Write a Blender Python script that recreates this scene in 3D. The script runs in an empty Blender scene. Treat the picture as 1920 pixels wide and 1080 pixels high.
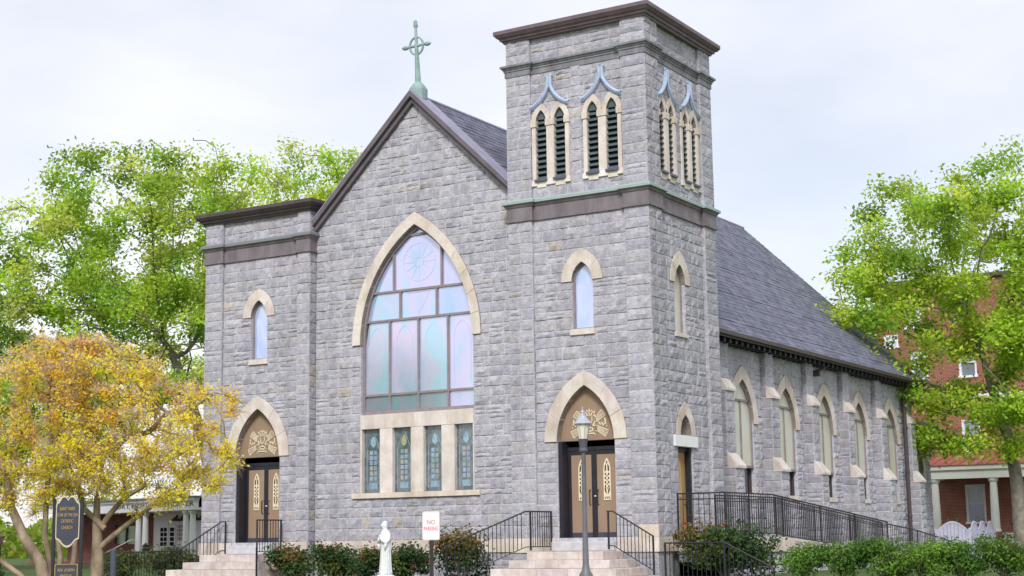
import bpy, bmesh, math, random
import numpy as np
from mathutils import Vector, Matrix
from mathutils.geometry import tessellate_polygon
random.seed(7); RNG = np.random.default_rng(11)
S = bpy.context.scene
COL = S.collection
R = math.radians

# ------------------------------------------------------------------ camera
YAW, PIT, ROL = .5497, .1616, -.0145
cy_, sy_ = math.cos(YAW), math.sin(YAW)
Fw = Vector((-sy_*math.cos(PIT), cy_*math.cos(PIT), math.sin(PIT)))
r0 = Vector((cy_, sy_, 0)); u0 = r0.cross(Fw)
cR, sR = math.cos(ROL), math.sin(ROL)
Rt = cR*r0 + sR*u0; Up = -sR*r0 + cR*u0
cam = bpy.data.cameras.new("camera"); camo = bpy.data.objects.new("camera", cam); COL.objects.link(camo)
M3 = Matrix((Rt, Up, -Fw)).transposed()
camo.matrix_world = Matrix.Translation((18.8958, -38.2556, .0792)) @ M3.to_4x4()
cam.sensor_width = 36; cam.lens = 2892.52/1920*36; cam.clip_start = .1; cam.clip_end = 6000
S.camera = camo

# ------------------------------------------------------------------ light
SUN_DIR = Vector((.34, -.78, .70)).normalized()
SUN_EL = math.asin(SUN_DIR.z); SUN_AZ = math.atan2(SUN_DIR.x, SUN_DIR.y)
W = bpy.data.worlds.new("World"); S.world = W; W.use_nodes = True
nt = W.node_tree; N = nt.nodes; Lk = nt.links
bg = N["Background"]; bg.inputs[1].default_value = .1
sky = N.new("ShaderNodeTexSky"); sky.sky_type = 'NISHITA'; sky.sun_disc = False
sky.sun_elevation = SUN_EL; sky.sun_rotation = SUN_AZ
tc = N.new("ShaderNodeTexCoord")
mp = N.new("ShaderNodeMapping"); mp.inputs['Scale'].default_value = (1., 1., 2.4); mp.inputs['Rotation'].default_value = (.3, .1, .9)
no = N.new("ShaderNodeTexNoise"); no.inputs['Scale'].default_value = 1.7; no.inputs['Detail'].default_value = 7; no.inputs['Roughness'].default_value = .5
rp = N.new("ShaderNodeValToRGB"); rp.color_ramp.elements[0].position = .36; rp.color_ramp.elements[0].color = (.5, .5, .5, 1)
rp.color_ramp.elements[1].position = .62; rp.color_ramp.elements[1].color = (1, 1, 1, 1)
mx = N.new("ShaderNodeMix"); mx.data_type = 'RGBA'
mx.inputs[7].default_value = (9.1, 9.2, 9.7, 1)
sc_ = N.new("ShaderNodeMix"); sc_.data_type = 'RGBA'; sc_.blend_type = 'MULTIPLY'; sc_.inputs[0].default_value = 1
sc_.inputs[7].default_value = (1.3, 1.15, 1.12, 1)
Lk.new(tc.outputs['Generated'], mp.inputs[0]); Lk.new(mp.outputs[0], no.inputs[0]); Lk.new(no.outputs[0], rp.inputs[0])
Lk.new(sky.outputs[0], sc_.inputs[6]); Lk.new(sc_.outputs[2], mx.inputs[6]); Lk.new(rp.outputs[0], mx.inputs[0]); Lk.new(mx.outputs[2], bg.inputs[0])
sun = bpy.data.lights.new("sun", 'SUN'); sun.energy = 2.4; sun.angle = R(14); sun.color = (1, .97, .93)
suno = bpy.data.objects.new("sun", sun); COL.objects.link(suno); suno.location = (0, -30, 60)
suno.rotation_euler = (-SUN_DIR).to_track_quat('-Z', 'Y').to_euler()
S.view_settings.view_transform = 'Standard'; S.view_settings.look = 'None'; S.view_settings.exposure = .25; S.view_settings.gamma = 1
S.cycles.max_bounces = 6; S.cycles.transparent_max_bounces = 6

# ------------------------------------------------------------------ materials
def mat(name, base, rough=.8, var=.15, vs=3., bump=0., bs=20., tint=0., spec=.3, metal=0., hue=None, streak=0., wear=None):
    """mottled surface; hue = second colour it drifts to; tint = strength of the per-piece tone kept in the mesh"""
    m = bpy.data.materials.new(name); m.use_nodes = True; t = m.node_tree; n = t.nodes; l = t.links
    p = n["Principled BSDF"]; p.inputs['Roughness'].default_value = rough; p.inputs['Specular IOR Level'].default_value = spec; p.inputs['Metallic'].default_value = metal
    co = n.new("ShaderNodeTexCoord")
    nz = n.new("ShaderNodeTexNoise"); nz.inputs['Scale'].default_value = vs; nz.inputs['Detail'].default_value = 6; nz.inputs['Roughness'].default_value = .6
    src = co.outputs['Object']
    if streak:
        mm = n.new("ShaderNodeMapping"); mm.inputs['Scale'].default_value = (1, 1, streak); l.new(src, mm.inputs[0]); l.new(mm.outputs[0], nz.inputs[0])
    else: l.new(src, nz.inputs[0])
    ra = n.new("ShaderNodeValToRGB"); e = ra.color_ramp.elements
    a = [max(0, c*(1-var)) for c in base]; b = list(hue) if hue else [min(1, c*(1+var)) for c in base]
    e[0].position = .32; e[1].position = .68; e[0].color = (*a, 1); e[1].color = (*b, 1)
    l.new(nz.outputs[0], ra.inputs[0]); out = ra.outputs[0]
    if tint:
        at = n.new("ShaderNodeAttribute"); at.attribute_name = 'tint'
        mu = n.new("ShaderNodeMix"); mu.data_type = 'RGBA'; mu.blend_type = 'MULTIPLY'; mu.inputs[0].default_value = tint
        l.new(out, mu.inputs[6]); l.new(at.outputs['Color'], mu.inputs[7]); out = mu.outputs[2]
    if wear:  # weather stains: broad vertical runs and blotches
        wm = n.new("ShaderNodeMapping"); wm.inputs['Scale'].default_value = (1.5, 1.5, .22); l.new(src, wm.inputs[0])
        wn = n.new("ShaderNodeTexNoise"); wn.inputs['Scale'].default_value = 1.; wn.inputs['Detail'].default_value = 8; wn.inputs['Roughness'].default_value = .68; l.new(wm.outputs[0], wn.inputs[0])
        wr = n.new("ShaderNodeValToRGB"); wr.color_ramp.elements[0].position = .36; wr.color_ramp.elements[0].color = (*wear, 1); wr.color_ramp.elements[1].position = .56; wr.color_ramp.elements[1].color = (1, 1, 1, 1); l.new(wn.outputs[0], wr.inputs[0])
        wx = n.new("ShaderNodeMix"); wx.data_type = 'RGBA'; wx.blend_type = 'MULTIPLY'; wx.inputs[0].default_value = 1; l.new(out, wx.inputs[6]); l.new(wr.outputs[0], wx.inputs[7]); out = wx.outputs[2]
    l.new(out, p.inputs['Base Color'])
    if bump:
        nb = n.new("ShaderNodeTexNoise"); nb.inputs['Scale'].default_value = bs; nb.inputs['Detail'].default_value = 5
        l.new(src, nb.inputs[0]); bp = n.new("ShaderNodeBump"); bp.inputs['Strength'].default_value = bump; bp.inputs['Distance'].default_value = .035
        l.new(nb.outputs[0], bp.inputs['Height']); l.new(bp.outputs[0], p.inputs['Normal'])
    return m

def leafmat(name, trans=.35):
    m = bpy.data.materials.new(name); m.use_nodes = True; t = m.node_tree; n = t.nodes; l = t.links
    p = n["Principled BSDF"]; p.inputs['Roughness'].default_value = .55; p.inputs['Specular IOR Level'].default_value = .25
    at = n.new("ShaderNodeAttribute"); at.attribute_name = 'tint'
    tr = n.new("ShaderNodeBsdfTranslucent"); ms = n.new("ShaderNodeMixShader"); ms.inputs[0].default_value = trans
    l.new(at.outputs['Color'], p.inputs['Base Color']); l.new(at.outputs['Color'], tr.inputs[0])
    l.new(p.outputs[0], ms.inputs[1]); l.new(tr.outputs[0], ms.inputs[2]); l.new(ms.outputs[0], n['Material Output'].inputs[0])
    return m

def glassmat(name, cols, scale, refl=.5, rough=.06, stretch=(1, 1, .45), gcol=(.85, .88, 1), tint=0):
    m = bpy.data.materials.new(name); m.use_nodes = True; t = m.node_tree; n = t.nodes; l = t.links
    p = n["Principled BSDF"]; p.inputs['Roughness'].default_value = .3
    co = n.new("ShaderNodeTexCoord"); mm = n.new("ShaderNodeMapping"); mm.inputs['Scale'].default_value = stretch
    nz = n.new("ShaderNodeTexNoise"); nz.inputs['Scale'].default_value = scale; nz.inputs['Detail'].default_value = 2
    ra = n.new("ShaderNodeValToRGB"); e = ra.color_ramp.elements
    while len(e) < len(cols): e.new(.5)
    for i, c in enumerate(cols): e[i].position = .3+.4*i/(len(cols)-1); e[i].color = (*c, 1)
    l.new(co.outputs['Object'], mm.inputs[0]); l.new(mm.outputs[0], nz.inputs[0]); l.new(nz.outputs[0], ra.inputs[0])
    out = ra.outputs[0]
    if tint:
        at = n.new("ShaderNodeAttribute"); at.attribute_name = 'tint'
        mu = n.new("ShaderNodeMix"); mu.data_type = 'RGBA'; mu.blend_type = 'MULTIPLY'; mu.inputs[0].default_value = tint
        l.new(out, mu.inputs[6]); l.new(at.outputs['Color'], mu.inputs[7]); out = mu.outputs[2]
    l.new(out, p.inputs['Base Color'])
    g = n.new("ShaderNodeBsdfGlossy"); g.inputs['Roughness'].default_value = rough; g.inputs['Color'].default_value = (*gcol, 1)
    nb = n.new("ShaderNodeTexNoise"); nb.inputs['Scale'].default_value = 1.3; l.new(co.outputs['Object'], nb.inputs[0])
    bp = n.new("ShaderNodeBump"); bp.inputs['Strength'].default_value = .05; bp.inputs['Distance'].default_value = .05
    l.new(nb.outputs[0], bp.inputs['Height']); l.new(bp.outputs[0], g.inputs['Normal'])
    ms = n.new("ShaderNodeMixShader"); ms.inputs[0].default_value = refl
    l.new(p.outputs[0], ms.inputs[1]); l.new(g.outputs[0], ms.inputs[2]); l.new(ms.outputs[0], n['Material Output'].inputs[0])
    return m

def brickmat(name, c1, c2, mort, scale=1., uvname=None, bw=.22, rh=.075, msz=.012, bump=.4):
    m = bpy.data.materials.new(name); m.use_nodes = True; t = m.node_tree; n = t.nodes; l = t.links
    p = n["Principled BSDF"]; p.inputs['Roughness'].default_value = .85; p.inputs['Specular IOR Level'].default_value = .2
    co = n.new("ShaderNodeUVMap")
    b = n.new("ShaderNodeTexBrick"); b.inputs['Scale'].default_value = scale; b.inputs['Color1'].default_value = (*c1, 1); b.inputs['Color2'].default_value = (*c2, 1)
    b.inputs['Mortar'].default_value = (*mort, 1); b.inputs['Mortar Size'].default_value = msz; b.inputs['Brick Width'].default_value = bw; b.inputs['Row Height'].default_value = rh
    nz = n.new("ShaderNodeTexNoise"); nz.inputs['Scale'].default_value = 1.2; nz.inputs['Detail'].default_value = 6
    mu = n.new("ShaderNodeMix"); mu.data_type = 'RGBA'; mu.blend_type = 'MULTIPLY'; mu.inputs[0].default_value = .55
    l.new(co.outputs[0], b.inputs[0]); l.new(co.outputs[0], nz.inputs[0]); l.new(b.outputs[0], mu.inputs[6]); l.new(nz.outputs[0], mu.inputs[7]); l.new(mu.outputs[2], p.inputs['Base Color'])
    bp = n.new("ShaderNodeBump"); bp.inputs['Strength'].default_value = bump; bp.inputs['Distance'].default_value = .01; l.new(b.outputs[1], bp.inputs['Height']); bp.invert = True
    l.new(bp.outputs[0], p.inputs['Normal'])
    return m

STONE = mat("granite_ashlar", (.395, .396, .438), .9, .14, 7., .75, 17, tint=1, spec=.15, hue=(.505, .50, .55), wear=(.82, .81, .81))
TRIM = mat("sandstone", (.67, .59, .53), .85, .1, 2.2, .3, 26, tint=1, spec=.2, hue=(.76, .705, .665), wear=(.80, .77, .74))
COPPER = mat("brown_copper", (.165, .142, .162), .55, .25, 2.5, .1, 12, spec=.4, hue=(.24, .205, .222), streak=.3)
VERD = mat("verdigris", (.25, .31, .31), .7, .25, 3.5, .15, 14, hue=(.21, .205, .22))
VERDL = mat("pale_verdigris", (.40, .54, .50), .7, .2, 3., .15, 14, hue=(.33, .38, .38))
EDGE = mat("dark_fascia", (.075, .058, .06), .5, .2, 3, .05, 10, spec=.4)
BARGE = mat("barge_metal", (.14, .12, .135), .55, .2, 2, .05, 10, spec=.4)
SLATE = brickmat("slate_tiles", (.17, .18, .25), (.29, .30, .39), (.07, .075, .105), 1, bw=.3, rh=.2, msz=.008, bump=.6)
FLASH = mat("lead_flashing", (.30, .29, .40), .5, .15, 2)
OGEE = mat("blue_painted_metal", (.40, .48, .64), .6, .12, 6, .1, 20)
LOUV = mat("slate_louvre", (.10, .13, .14), .6, .2, 5)
LEADS = mat("lead_sill", (.10, .11, .17), .5, .1, 5)
LOUVD = mat("louvre_dark", (.012, .014, .016), .9, .2, 4)
GLASS = glassmat("opal_reflection_glass", [(.30, .50, .66), (.48, .52, .76), (.62, .52, .74), (.36, .60, .76), (.54, .54, .76)], 1.3, .42, .12, tint=1)  # pastel mottling: reflections put into the glass colour
SGLASS = glassmat("stained_glass_dark", [(.03, .06, .07), (.06, .10, .12), (.16, .18, .20), (.05, .12, .10)], 5., .16, .15, stretch=(1, 1, .8), tint=1)
BGLASS = glassmat("pale_blue_glass", [(.36, .48, .80), (.56, .62, .86), (.40, .54, .84)], 2.2, .28, .12)
CREAM = glassmat("cream_glazing", [(.50, .49, .38), (.62, .61, .50), (.56, .58, .49)], 1.1, .10, .25, stretch=(1, 1, .4))
BAR = mat("mauve_glazing_bar", (.26, .22, .235), .6, .15, 4)
DOORF = mat("dark_door_frame", (.02, .02, .028), .5, .2, 5, spec=.4)
DOORP = mat("tan_door_panel", (.31, .215, .15), .65, .1, 2.5, .05, 8, streak=.2)
DOORK = mat("dark_kick_rail", (.06, .06, .09), .5, .2, 5)
ORNA = mat("cream_ornament", (.74, .64, .47), .6, .08, 8)
BROWNF = mat("brown_frame", (.07, .055, .055), .5, .1, 4)
BLACK = mat("black_iron", (.022, .023, .03), .5, .3, 12, spec=.4)
WHITE = mat("white_paint", (.78, .78, .82), .55, .05, 4)
STEP = mat("pink_granite_step", (.58, .525, .505), .85, .1, 5, .25, 40, tint=1, hue=(.70, .65, .63), wear=(.80, .76, .73))
THRESH = mat("grey_threshold", (.50, .50, .53), .85, .15, 6, .2, 30)
MARBLE = mat("white_marble", (.72, .76, .80), .6, .1, 9, .1, 18, hue=(.82, .84, .86))
BARK = mat("grey_bark", (.13, .115, .105), .9, .3, 5, .5, 12, hue=(.28, .25, .22))
BARKG = mat("pale_grey_bark", (.20, .175, .155), .9, .3, 3, .5, 12, hue=(.36, .32, .28))
BARKL = mat("mottled_bark", (.24, .17, .115), .8, .35, 3.5, .4, 10, hue=(.44, .36, .26), streak=.4)
LEAF = leafmat("leaf", .5)
LEAFY = leafmat("autumn_leaf", .58)
GRASS = mat("lawn_grass", (.06, .10, .025), .95, .35, 1.5, .4, 30, hue=(.10, .15, .04))
PAVE = mat("concrete_pavement", (.42, .40, .37), .9, .12, 2, .1, 30)
ASPH = mat("asphalt", (.05, .05, .052), .9, .2, 6, .3, 60)
RBRICK = brickmat("red_brick", (.34, .085, .06), (.44, .13, .095), (.44, .30, .24), 1, bump=.4)
DBRICK = brickmat("dark_red_brick", (.20, .065, .055), (.26, .09, .075), (.24, .15, .14), 1, bump=.4)
REDROOF = mat("red_metal_roof", (.38, .13, .10), .5, .15, 2)
WIN = glassmat("window_pane", [(.16, .20, .22), (.34, .40, .44)], .6, .5, .05)
WINW = glassmat("curtained_pane", [(.50, .52, .50), (.66, .68, .66)], 1.5, .25, .1, stretch=(3, 3, .3))
LAMPG = mat("frosted_lamp_glass", (.80, .74, .66), .3, .05, 4)
POST = mat("grey_painted_post", (.15, .15, .175), .45, .12, 5, spec=.4)
SIGNB = mat("slate_blue_sign", (.055, .06, .085), .5, .15, 4)
GOLD = mat("gold_paint", (.50, .34, .12), .5, .12, 9)
SIGNW = mat("sign_white", (.84, .78, .82), .5, .03, 6)
SIGNR = mat("sign_red", (.62, .06, .10), .5, .05, 6)
ROSE = mat("rose_petal", (.50, .03, .04), .6, .25, 12)
FENCE = mat("shaded_white_fence", (.46, .46, .60), .7, .12, 3)  # white fence, its bluish shade put into the base colour
TERRA = mat("terracotta", (.42, .16, .09), .8, .15, 6)
CARW = mat("white_car_paint", (.75, .75, .77), .25, .02, 2, spec=.5)
RUB = mat("rubber", (.02, .02, .02), .8, .1, 8)
TAILR = mat("red_tail_lens", (.55, .02, .02), .2, .05, 5, spec=.5)

# ------------------------------------------------------------------ mesh helpers
class MB:
    def __init__(s): s.v = []; s.f = []; s.t = []; s.m = []; s.cur = (1, 1, 1); s.mi = 0; s.uv = None
    def vert(s, p): s.v.append(tuple(p)); s.t.append(s.cur); return len(s.v)-1
    def face(s, ix): s.f.append(tuple(ix)); s.m.append(s.mi)
    def poly(s, pts): s.face([s.vert(p) for p in pts])
    def box(s, x0, x1, y0, y1, z0, z1, fr=None):
        P = [(x0, y0, z0), (x1, y0, z0), (x1, y1, z0), (x0, y1, z0), (x0, y0, z1), (x1, y0, z1), (x1, y1, z1), (x0, y1, z1)]
        if fr: P = [fr(u, w, z) for (u, w, z) in P]
        i = [s.vert(p) for p in P]
        for q in ((0, 3, 2, 1), (4, 5, 6, 7), (0, 1, 5, 4), (1, 2, 6, 5), (2, 3, 7, 6), (3, 0, 4, 7)): s.face([i[k] for k in q])
    def prism(s, pts, d0, d1, fr):
        """outline pts (u,z) extruded between depths d0 and d1 of frame fr"""
        n = len(pts); a = [s.vert(fr(u, d0, z)) for u, z in pts]; b = [s.vert(fr(u, d1, z)) for u, z in pts]
        tri = tessellate_polygon([[Vector((u, z, 0)) for u, z in pts]])
        for t in tri: s.face([b[k] for k in t]); s.face([a[k] for k in reversed(t)])
        for k in range(n): s.face((a[k], a[(k+1) % n], b[(k+1) % n], b[k]))
    def slab(s, outer, holes, d0, d1, fr):
        loops = [outer]+holes
        tri = tessellate_polygon([[Vector((u, z, 0)) for u, z in L] for L in loops])
        flat = [p for L in loops for p in L]
        a = [s.vert(fr(u, d0, z)) for u, z in flat]; b = [s.vert(fr(u, d1, z)) for u, z in flat]
        for t in tri: s.face([b[k] for k in t]); s.face([a[k] for k in reversed(t)])
        o = 0
        for L in loops:
            n = len(L)
            for k in range(n): i, j = o+k, o+(k+1) % n; s.face((a[i], a[j], b[j], b[i]))
            o += n
    def strip(s, A, B, d0, d1, fr):
        """solid between two open outlines A and B (same length)"""
        n = len(A); g = [[s.vert(fr(u, d, z)) for u, z in L] for L in (A, B) for d in (d0, d1)]
        for k in range(n-1):
            s.face((g[0][k], g[0][k+1], g[2][k+1], g[2][k])); s.face((g[1][k], g[3][k], g[3][k+1], g[1][k+1]))
            s.face((g[0][k], g[1][k], g[1][k+1], g[0][k+1])); s.face((g[2][k], g[2][k+1], g[3][k+1], g[3][k]))
        for k in (0, n-1): s.face((g[0][k], g[2][k], g[3][k], g[1][k]))
    def tube(s, pts, rad, n=8, caps=True):
        pts = [Vector(p) for p in pts]; rad = rad if isinstance(rad, (list, tuple)) else [rad]*len(pts)
        rings = []; up = None
        for i, p in enumerate(pts):
            d = (pts[min(i+1, len(pts)-1)]-pts[max(i-1, 0)])
            if d.length < 1e-9: d = Vector((0, 0, 1))
            d.normalize()
            ref = Vector((0, 0, 1)) if abs(d.z) < .9 else Vector((1, 0, 0))
            if up is not None and (up-up.dot(d)*d).length > .2: a = (up-up.dot(d)*d).normalized()
            else: a = ref.cross(d).normalized()
            up = a; b = d.cross(a)
            rings.append([s.vert(p+rad[i]*(math.cos(2*math.pi*k/n)*a+math.sin(2*math.pi*k/n)*b)) for k in range(n)])
        for A, B in zip(rings, rings[1:]):
            for k in range(n): s.face((A[k], A[(k+1) % n], B[(k+1) % n], B[k]))
        if caps: s.face(rings[0][::-1]); s.face(rings[-1])
    def lathe(s, c, prof, n=16):
        """prof: (radius, z) pairs round the vertical through c"""
        rings = [[s.vert((c[0]+r*math.cos(2*math.pi*k/n), c[1]+r*math.sin(2*math.pi*k/n), c[2]+z)) for k in range(n)] for r, z in prof]
        for A, B in zip(rings, rings[1:]):
            for k in range(n): s.face((A[k], A[(k+1) % n], B[(k+1) % n], B[k]))
        s.face(rings[0][::-1]); s.face(rings[-1])
    def build(s, name, mats, parent=None, smooth=False, uvfn=None, bevel=0):
        me = bpy.data.meshes.new(name); me.from_pydata(s.v, [], s.f)
        for m in (mats if isinstance(mats, (list, tuple)) else [mats]): me.materials.append(m)
        me.polygons.foreach_set('material_index', s.m)
        at = me.attributes.new('tint', 'FLOAT_COLOR', 'POINT')
        at.data.foreach_set('color', np.hstack([np.array(s.t, np.float32).reshape(-1, 3), np.ones((len(s.v), 1), np.float32)]).ravel())
        if smooth: me.polygons.foreach_set('use_smooth', [True]*len(me.polygons))
        if uvfn:
            uv = me.uv_layers.new(name='UVMap')
            for p in me.polygons:
                for li in p.loop_indices: uv.data[li].uv = uvfn(me.vertices[me.loops[li].vertex_index].co, p.normal)
        me.update()
        o = bpy.data.objects.new(name, me); COL.objects.link(o)
        if parent: o.parent = parent
        if bevel:
            b = o.modifiers.new('bevel', 'BEVEL'); b.width = bevel; b.segments = 2; b.limit_method = 'ANGLE'
        return o

def thing(name, label, cat, loc=(0, 0, 0), rz=0, group=None):
    o = bpy.data.objects.new(name, None); COL.objects.link(o); o.location = loc; o.rotation_euler = (0, 0, rz)
    o['label'] = label; o['category'] = cat
    if group: o['group'] = group
    return o
def tag(o, label, cat, group=None):
    o['label'] = label; o['category'] = cat
    if group: o['group'] = group
    return o
def struct(o, kind='structure'): o['kind'] = kind; return o
def frame(ox, oy, ux=1, uy=0, oz=0):
    nx, ny = uy, -ux
    return lambda u, w, z: (ox+u*ux+w*nx, oy+u*uy+w*ny, oz+z)
def arch(c, a, zs, za, n=12):
    """pointed arch from (c+a, zs) over the point (c, za) to (c-a, zs)"""
    h = za-zs; k = (h*h-a*a)/(2*a); Rr = a+k; t1 = math.atan2(h, k); out = []
    for i in range(n+1): t = t1*i/n; out.append((c-k+Rr*math.cos(t), zs+Rr*math.sin(t)))
    return out+[(2*c-u, z) for u, z in out[-2::-1]]
def in_arch(c, a, zs, za):
    h = za-zs; k = (h*h-a*a)/(2*a); Rr = a+k
    def f(u, z):
        d = abs(u-c)
        if z < zs: return False
        return (d+k)**2+(z-zs)**2 < Rr*Rr
    return f
def text_mesh(txt, size, depth=.01, width=None, shear=0.):
    cu = bpy.data.curves.new('t', 'FONT'); cu.body = txt; cu.size = size; cu.extrude = depth/2; cu.align_x = 'CENTER'; cu.align_y = 'CENTER'; cu.shear = shear; cu.resolution_u = 3
    o = bpy.data.objects.new('t', cu); COL.objects.link(o); bpy.context.view_layer.update()
    dg = bpy.context.evaluated_depsgraph_get(); me = bpy.data.meshes.new_from_object(o.evaluated_get(dg))
    bpy.data.objects.remove(o); bpy.data.curves.remove(cu)
    xs = [v.co.x for v in me.vertices]; w = max(xs)-min(xs)
    if width: me.transform(Matrix.Diagonal((width/w, 1, 1, 1)))
    return me
def put_text(name, txt, size, fr, u, w, z, m, parent, width=None, depth=.012, shear=0.):
    me = text_mesh(txt, size, depth, width, shear); me.name = name
    for v in me.vertices: v.co = Vector(fr(u+v.co.x, w+v.co.z, z+v.co.y))
    me.materials.append(m); o = bpy.data.objects.new(name, me); COL.objects.link(o)
    if parent: o.parent = parent
    return o

# ---- rock faced ashlar -------------------------------------------------------
TONES = [(.94, .94, .97), (.99, .98, 1.0), (1.04, 1.03, 1.04), (1.0, .99, 1.), (.91, .91, .95), (1.07, 1.06, 1.06), (1.01, .99, .96), (.96, .95, .98)]
TAN = [(1.08, 1.0, .84), (1.0, .93, .80)]
def tone(tan=.05, dark=1.):
    tan = tan*.25
    c = random.choice(TAN) if random.random() < tan else random.choice(TONES)
    k = dark*random.uniform(.94, 1.06); return tuple(min(1.6, x*k) for x in c)
MORTAR = (1.17, 1.16, 1.16)
def lay(mb, fr, ua, ub, za, zb, relief, dead=None, near=None, tan=.05, dark=1., off=0.):
    g = .011; ua += g; ub -= g; za += g; zb -= g
    if ub-ua < .03 or zb-za < .03: return
    fine = False
    if dead:
        pts = [(u, z) for u in np.linspace(ua, ub, 7) for z in np.linspace(za, zb, 5)]
        k = sum(1 for p in pts if dead(*p))
        if k == len(pts): return
        fine = k > 0
    cell = .05 if fine else .13
    nu = max(2, int((ub-ua)/cell)); nz = max(2, int((zb-za)/cell)); e = .016
    us = [ua]+list(np.linspace(ua+e, ub-e, nu+1))+[ub]; zs = [za]+list(np.linspace(za+e, zb-e, nz+1))+[zb]
    base = relief*random.uniform(.5, 1.3); tu, tz = random.uniform(-.7, .7), random.uniform(-.75, .4)
    mb.cur = tone(tan, dark); ix = []
    rnd = RNG.random((len(us), len(zs)))
    for i, u in enumerate(us):
        row = []
        for j, z in enumerate(zs):
            if i in (0, len(us)-1) or j in (0, len(zs)-1): h = -.004
            else:
                a = (u-ua)/(ub-ua)-.5; b = (z-za)/(zb-za)-.5
                edge = i in (1, len(us)-2) or j in (1, len(zs)-2)
                h = base*(.5 if edge else 1.)*(.5+rnd[i, j])*(1+tu*a+tz*b) if not fine else base*.8
            row.append(mb.vert(fr(u, off+h, z)))
        ix.append(row)
    for i in range(len(us)-1):
        for j in range(len(zs)-1):
            if fine and dead((us[i]+us[i+1])/2, (zs[j]+zs[j+1])/2): continue
            mb.face((ix[i][j], ix[i+1][j], ix[i+1][j+1], ix[i][j+1]))
def ashlar(mb, fr, u0, u1, z0, z1, rects=(), dead=None, ch=(.25, .36), ln=(.3, .68), relief=.035, cuts=(), tan=.05, dark=1., off=0., split=.13):
    zz = sorted(set([z0, z1]+[c for c in cuts if z0+.05 < c < z1-.05])); rows = []
    for a, b in zip(zz, zz[1:]):
        n = max(1, round((b-a)/(sum(ch)/2))); hs = [random.uniform(*ch) for _ in range(n)]; k = (b-a)/sum(hs); z = a
        for h in hs: rows.append((z, z+h*k)); z += h*k
    for a, b in rows:
        bl = sorted((r[0], r[1]) for r in rects if min(b, r[3])-max(a, r[2]) > .02)
        free = []; p = u0
        for l, r in bl:
            if l > p: free.append((p, l))
            p = max(p, r)
        if p < u1: free.append((p, u1))
        for l, r in free:
            wd = r-l; n = max(1, round(wd/((ln[0]+ln[1])/2))); ws = [random.uniform(*ln) for _ in range(n)]; k = wd/sum(ws); u = l
            for w in ws:
                if random.random() < split and b-a > .22 and w*k > .3:
                    m = a+(b-a)*random.uniform(.4, .6); lay(mb, fr, u, u+w*k, a, m, relief*.8, dead, tan=tan, dark=dark, off=off); lay(mb, fr, u, u+w*k, m, b, relief*.8, dead, tan=tan, dark=dark, off=off)
                else: lay(mb, fr, u, u+w*k, a, b, relief, dead, tan=tan, dark=dark, off=off)
                u += w*k
    mb.cur = MORTAR
def moulding(mb, path, prof, closed=True):
    n = len(path); P = [Vector(p) for p in path]; nrm = []
    for i in range(n):
        d = []
        if closed or i > 0: e = P[i]-P[i-1]; d.append(Vector((e.y, -e.x)).normalized())
        if closed or i < n-1: e = P[(i+1) % n]-P[i]; d.append(Vector((e.y, -e.x)).normalized())
        if len(d) == 2: s = d[0]+d[1]; nrm.append(s/max(.3, s.dot(d[0])) if s.length > .01 else d[0])
        else: nrm.append(d[0])
    rows = [[mb.vert((P[i].x+nrm[i].x*o, P[i].y+nrm[i].y*o, z)) for i in range(n)] for o, z in prof]
    for A, B in zip(rows, rows[1:]):
        for i in range(n if closed else n-1): j = (i+1) % n; mb.face((A[i], A[j], B[j], B[i]))
def voussoirs(mb, fr, c, ai, zs, zi, ao, zo, d0, d1, nb=3, n=12):
    """arch ring cut into nb stones a side"""
    A = arch(c, ai, zs, zi, nb*4); B = arch(c, ao, zs, zo, nb*4)
    for side in (0, 1):
        for k in range(nb):
            i0 = side*nb*4+k*4; a = A[i0:i0+5]; b = B[i0:i0+5]
            t = .012
            def shrink(L): L = list(L); p, q = L[0], L[1]; L[0] = (p[0]+(q[0]-p[0])*t/.3, p[1]+(q[1]-p[1])*t/.3); return L
            k2 = random.uniform(.92, 1.05); mb.cur = (k2, k2*random.uniform(.97, 1.01), k2*random.uniform(.94, 1.02))
            mb.strip(shrink(a), shrink(b), d0, d1, fr)
    mb.cur = (.8, .78, .76); mb.strip(A, B, d0+.01, d1-.006, fr)
    mb.cur = (1, 1, 1)

# ------------------------------------------------------------------ ground
def gz(x, y):
    t = min(1, max(0, (y+25)/11)); t = t*t*(3-2*t); return -1.5+.5*t
mb = MB(); xs = [-3000, -600, -200, -80, -50, -30, -15, 0, 15, 30, 50, 80, 200, 600, 3000]; ys = [-600, -200, -60, -40, -25.4, -24, -22, -20, -18, -16, -14, -10, 0, 20, 60, 120, 300, 900, 4000]
ix = [[mb.vert((x, y, gz(x, y))) for y in ys] for x in xs]
for i in range(len(xs)-1):
    for j in range(len(ys)-1): mb.face((ix[i][j], ix[i+1][j], ix[i+1][j+1], ix[i][j+1]))
struct(mb.build("ground", GRASS))
mb = MB(); mb.box(-200, 200, -34.5, -27.6, -1.52, -1.496); struct(mb.build("road", ASPH))
mb = MB(); mb.box(-200, 200, -27.6, -25.6, -1.55, -1.38); struct(mb.build("pavement", PAVE, bevel=.02))
mb = MB(); mb.box(-200, 200, -44, -34.5, -1.55, -1.40); struct(mb.build("far_pavement", PAVE, bevel=.02))
mb = MB(); mb.box(-3.6, -.9, -25.6, -2.6, -1.5, -1.46)
for k in range(12): 
    y0 = -25.5+k*1.93; z = max(gz(0, y0), gz(0, y0+1.9))
    mb.box(-3.6, -.9, y0, y0+1.9, z-.3, z+.03)
struct(mb.build("path", PAVE))

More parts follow.
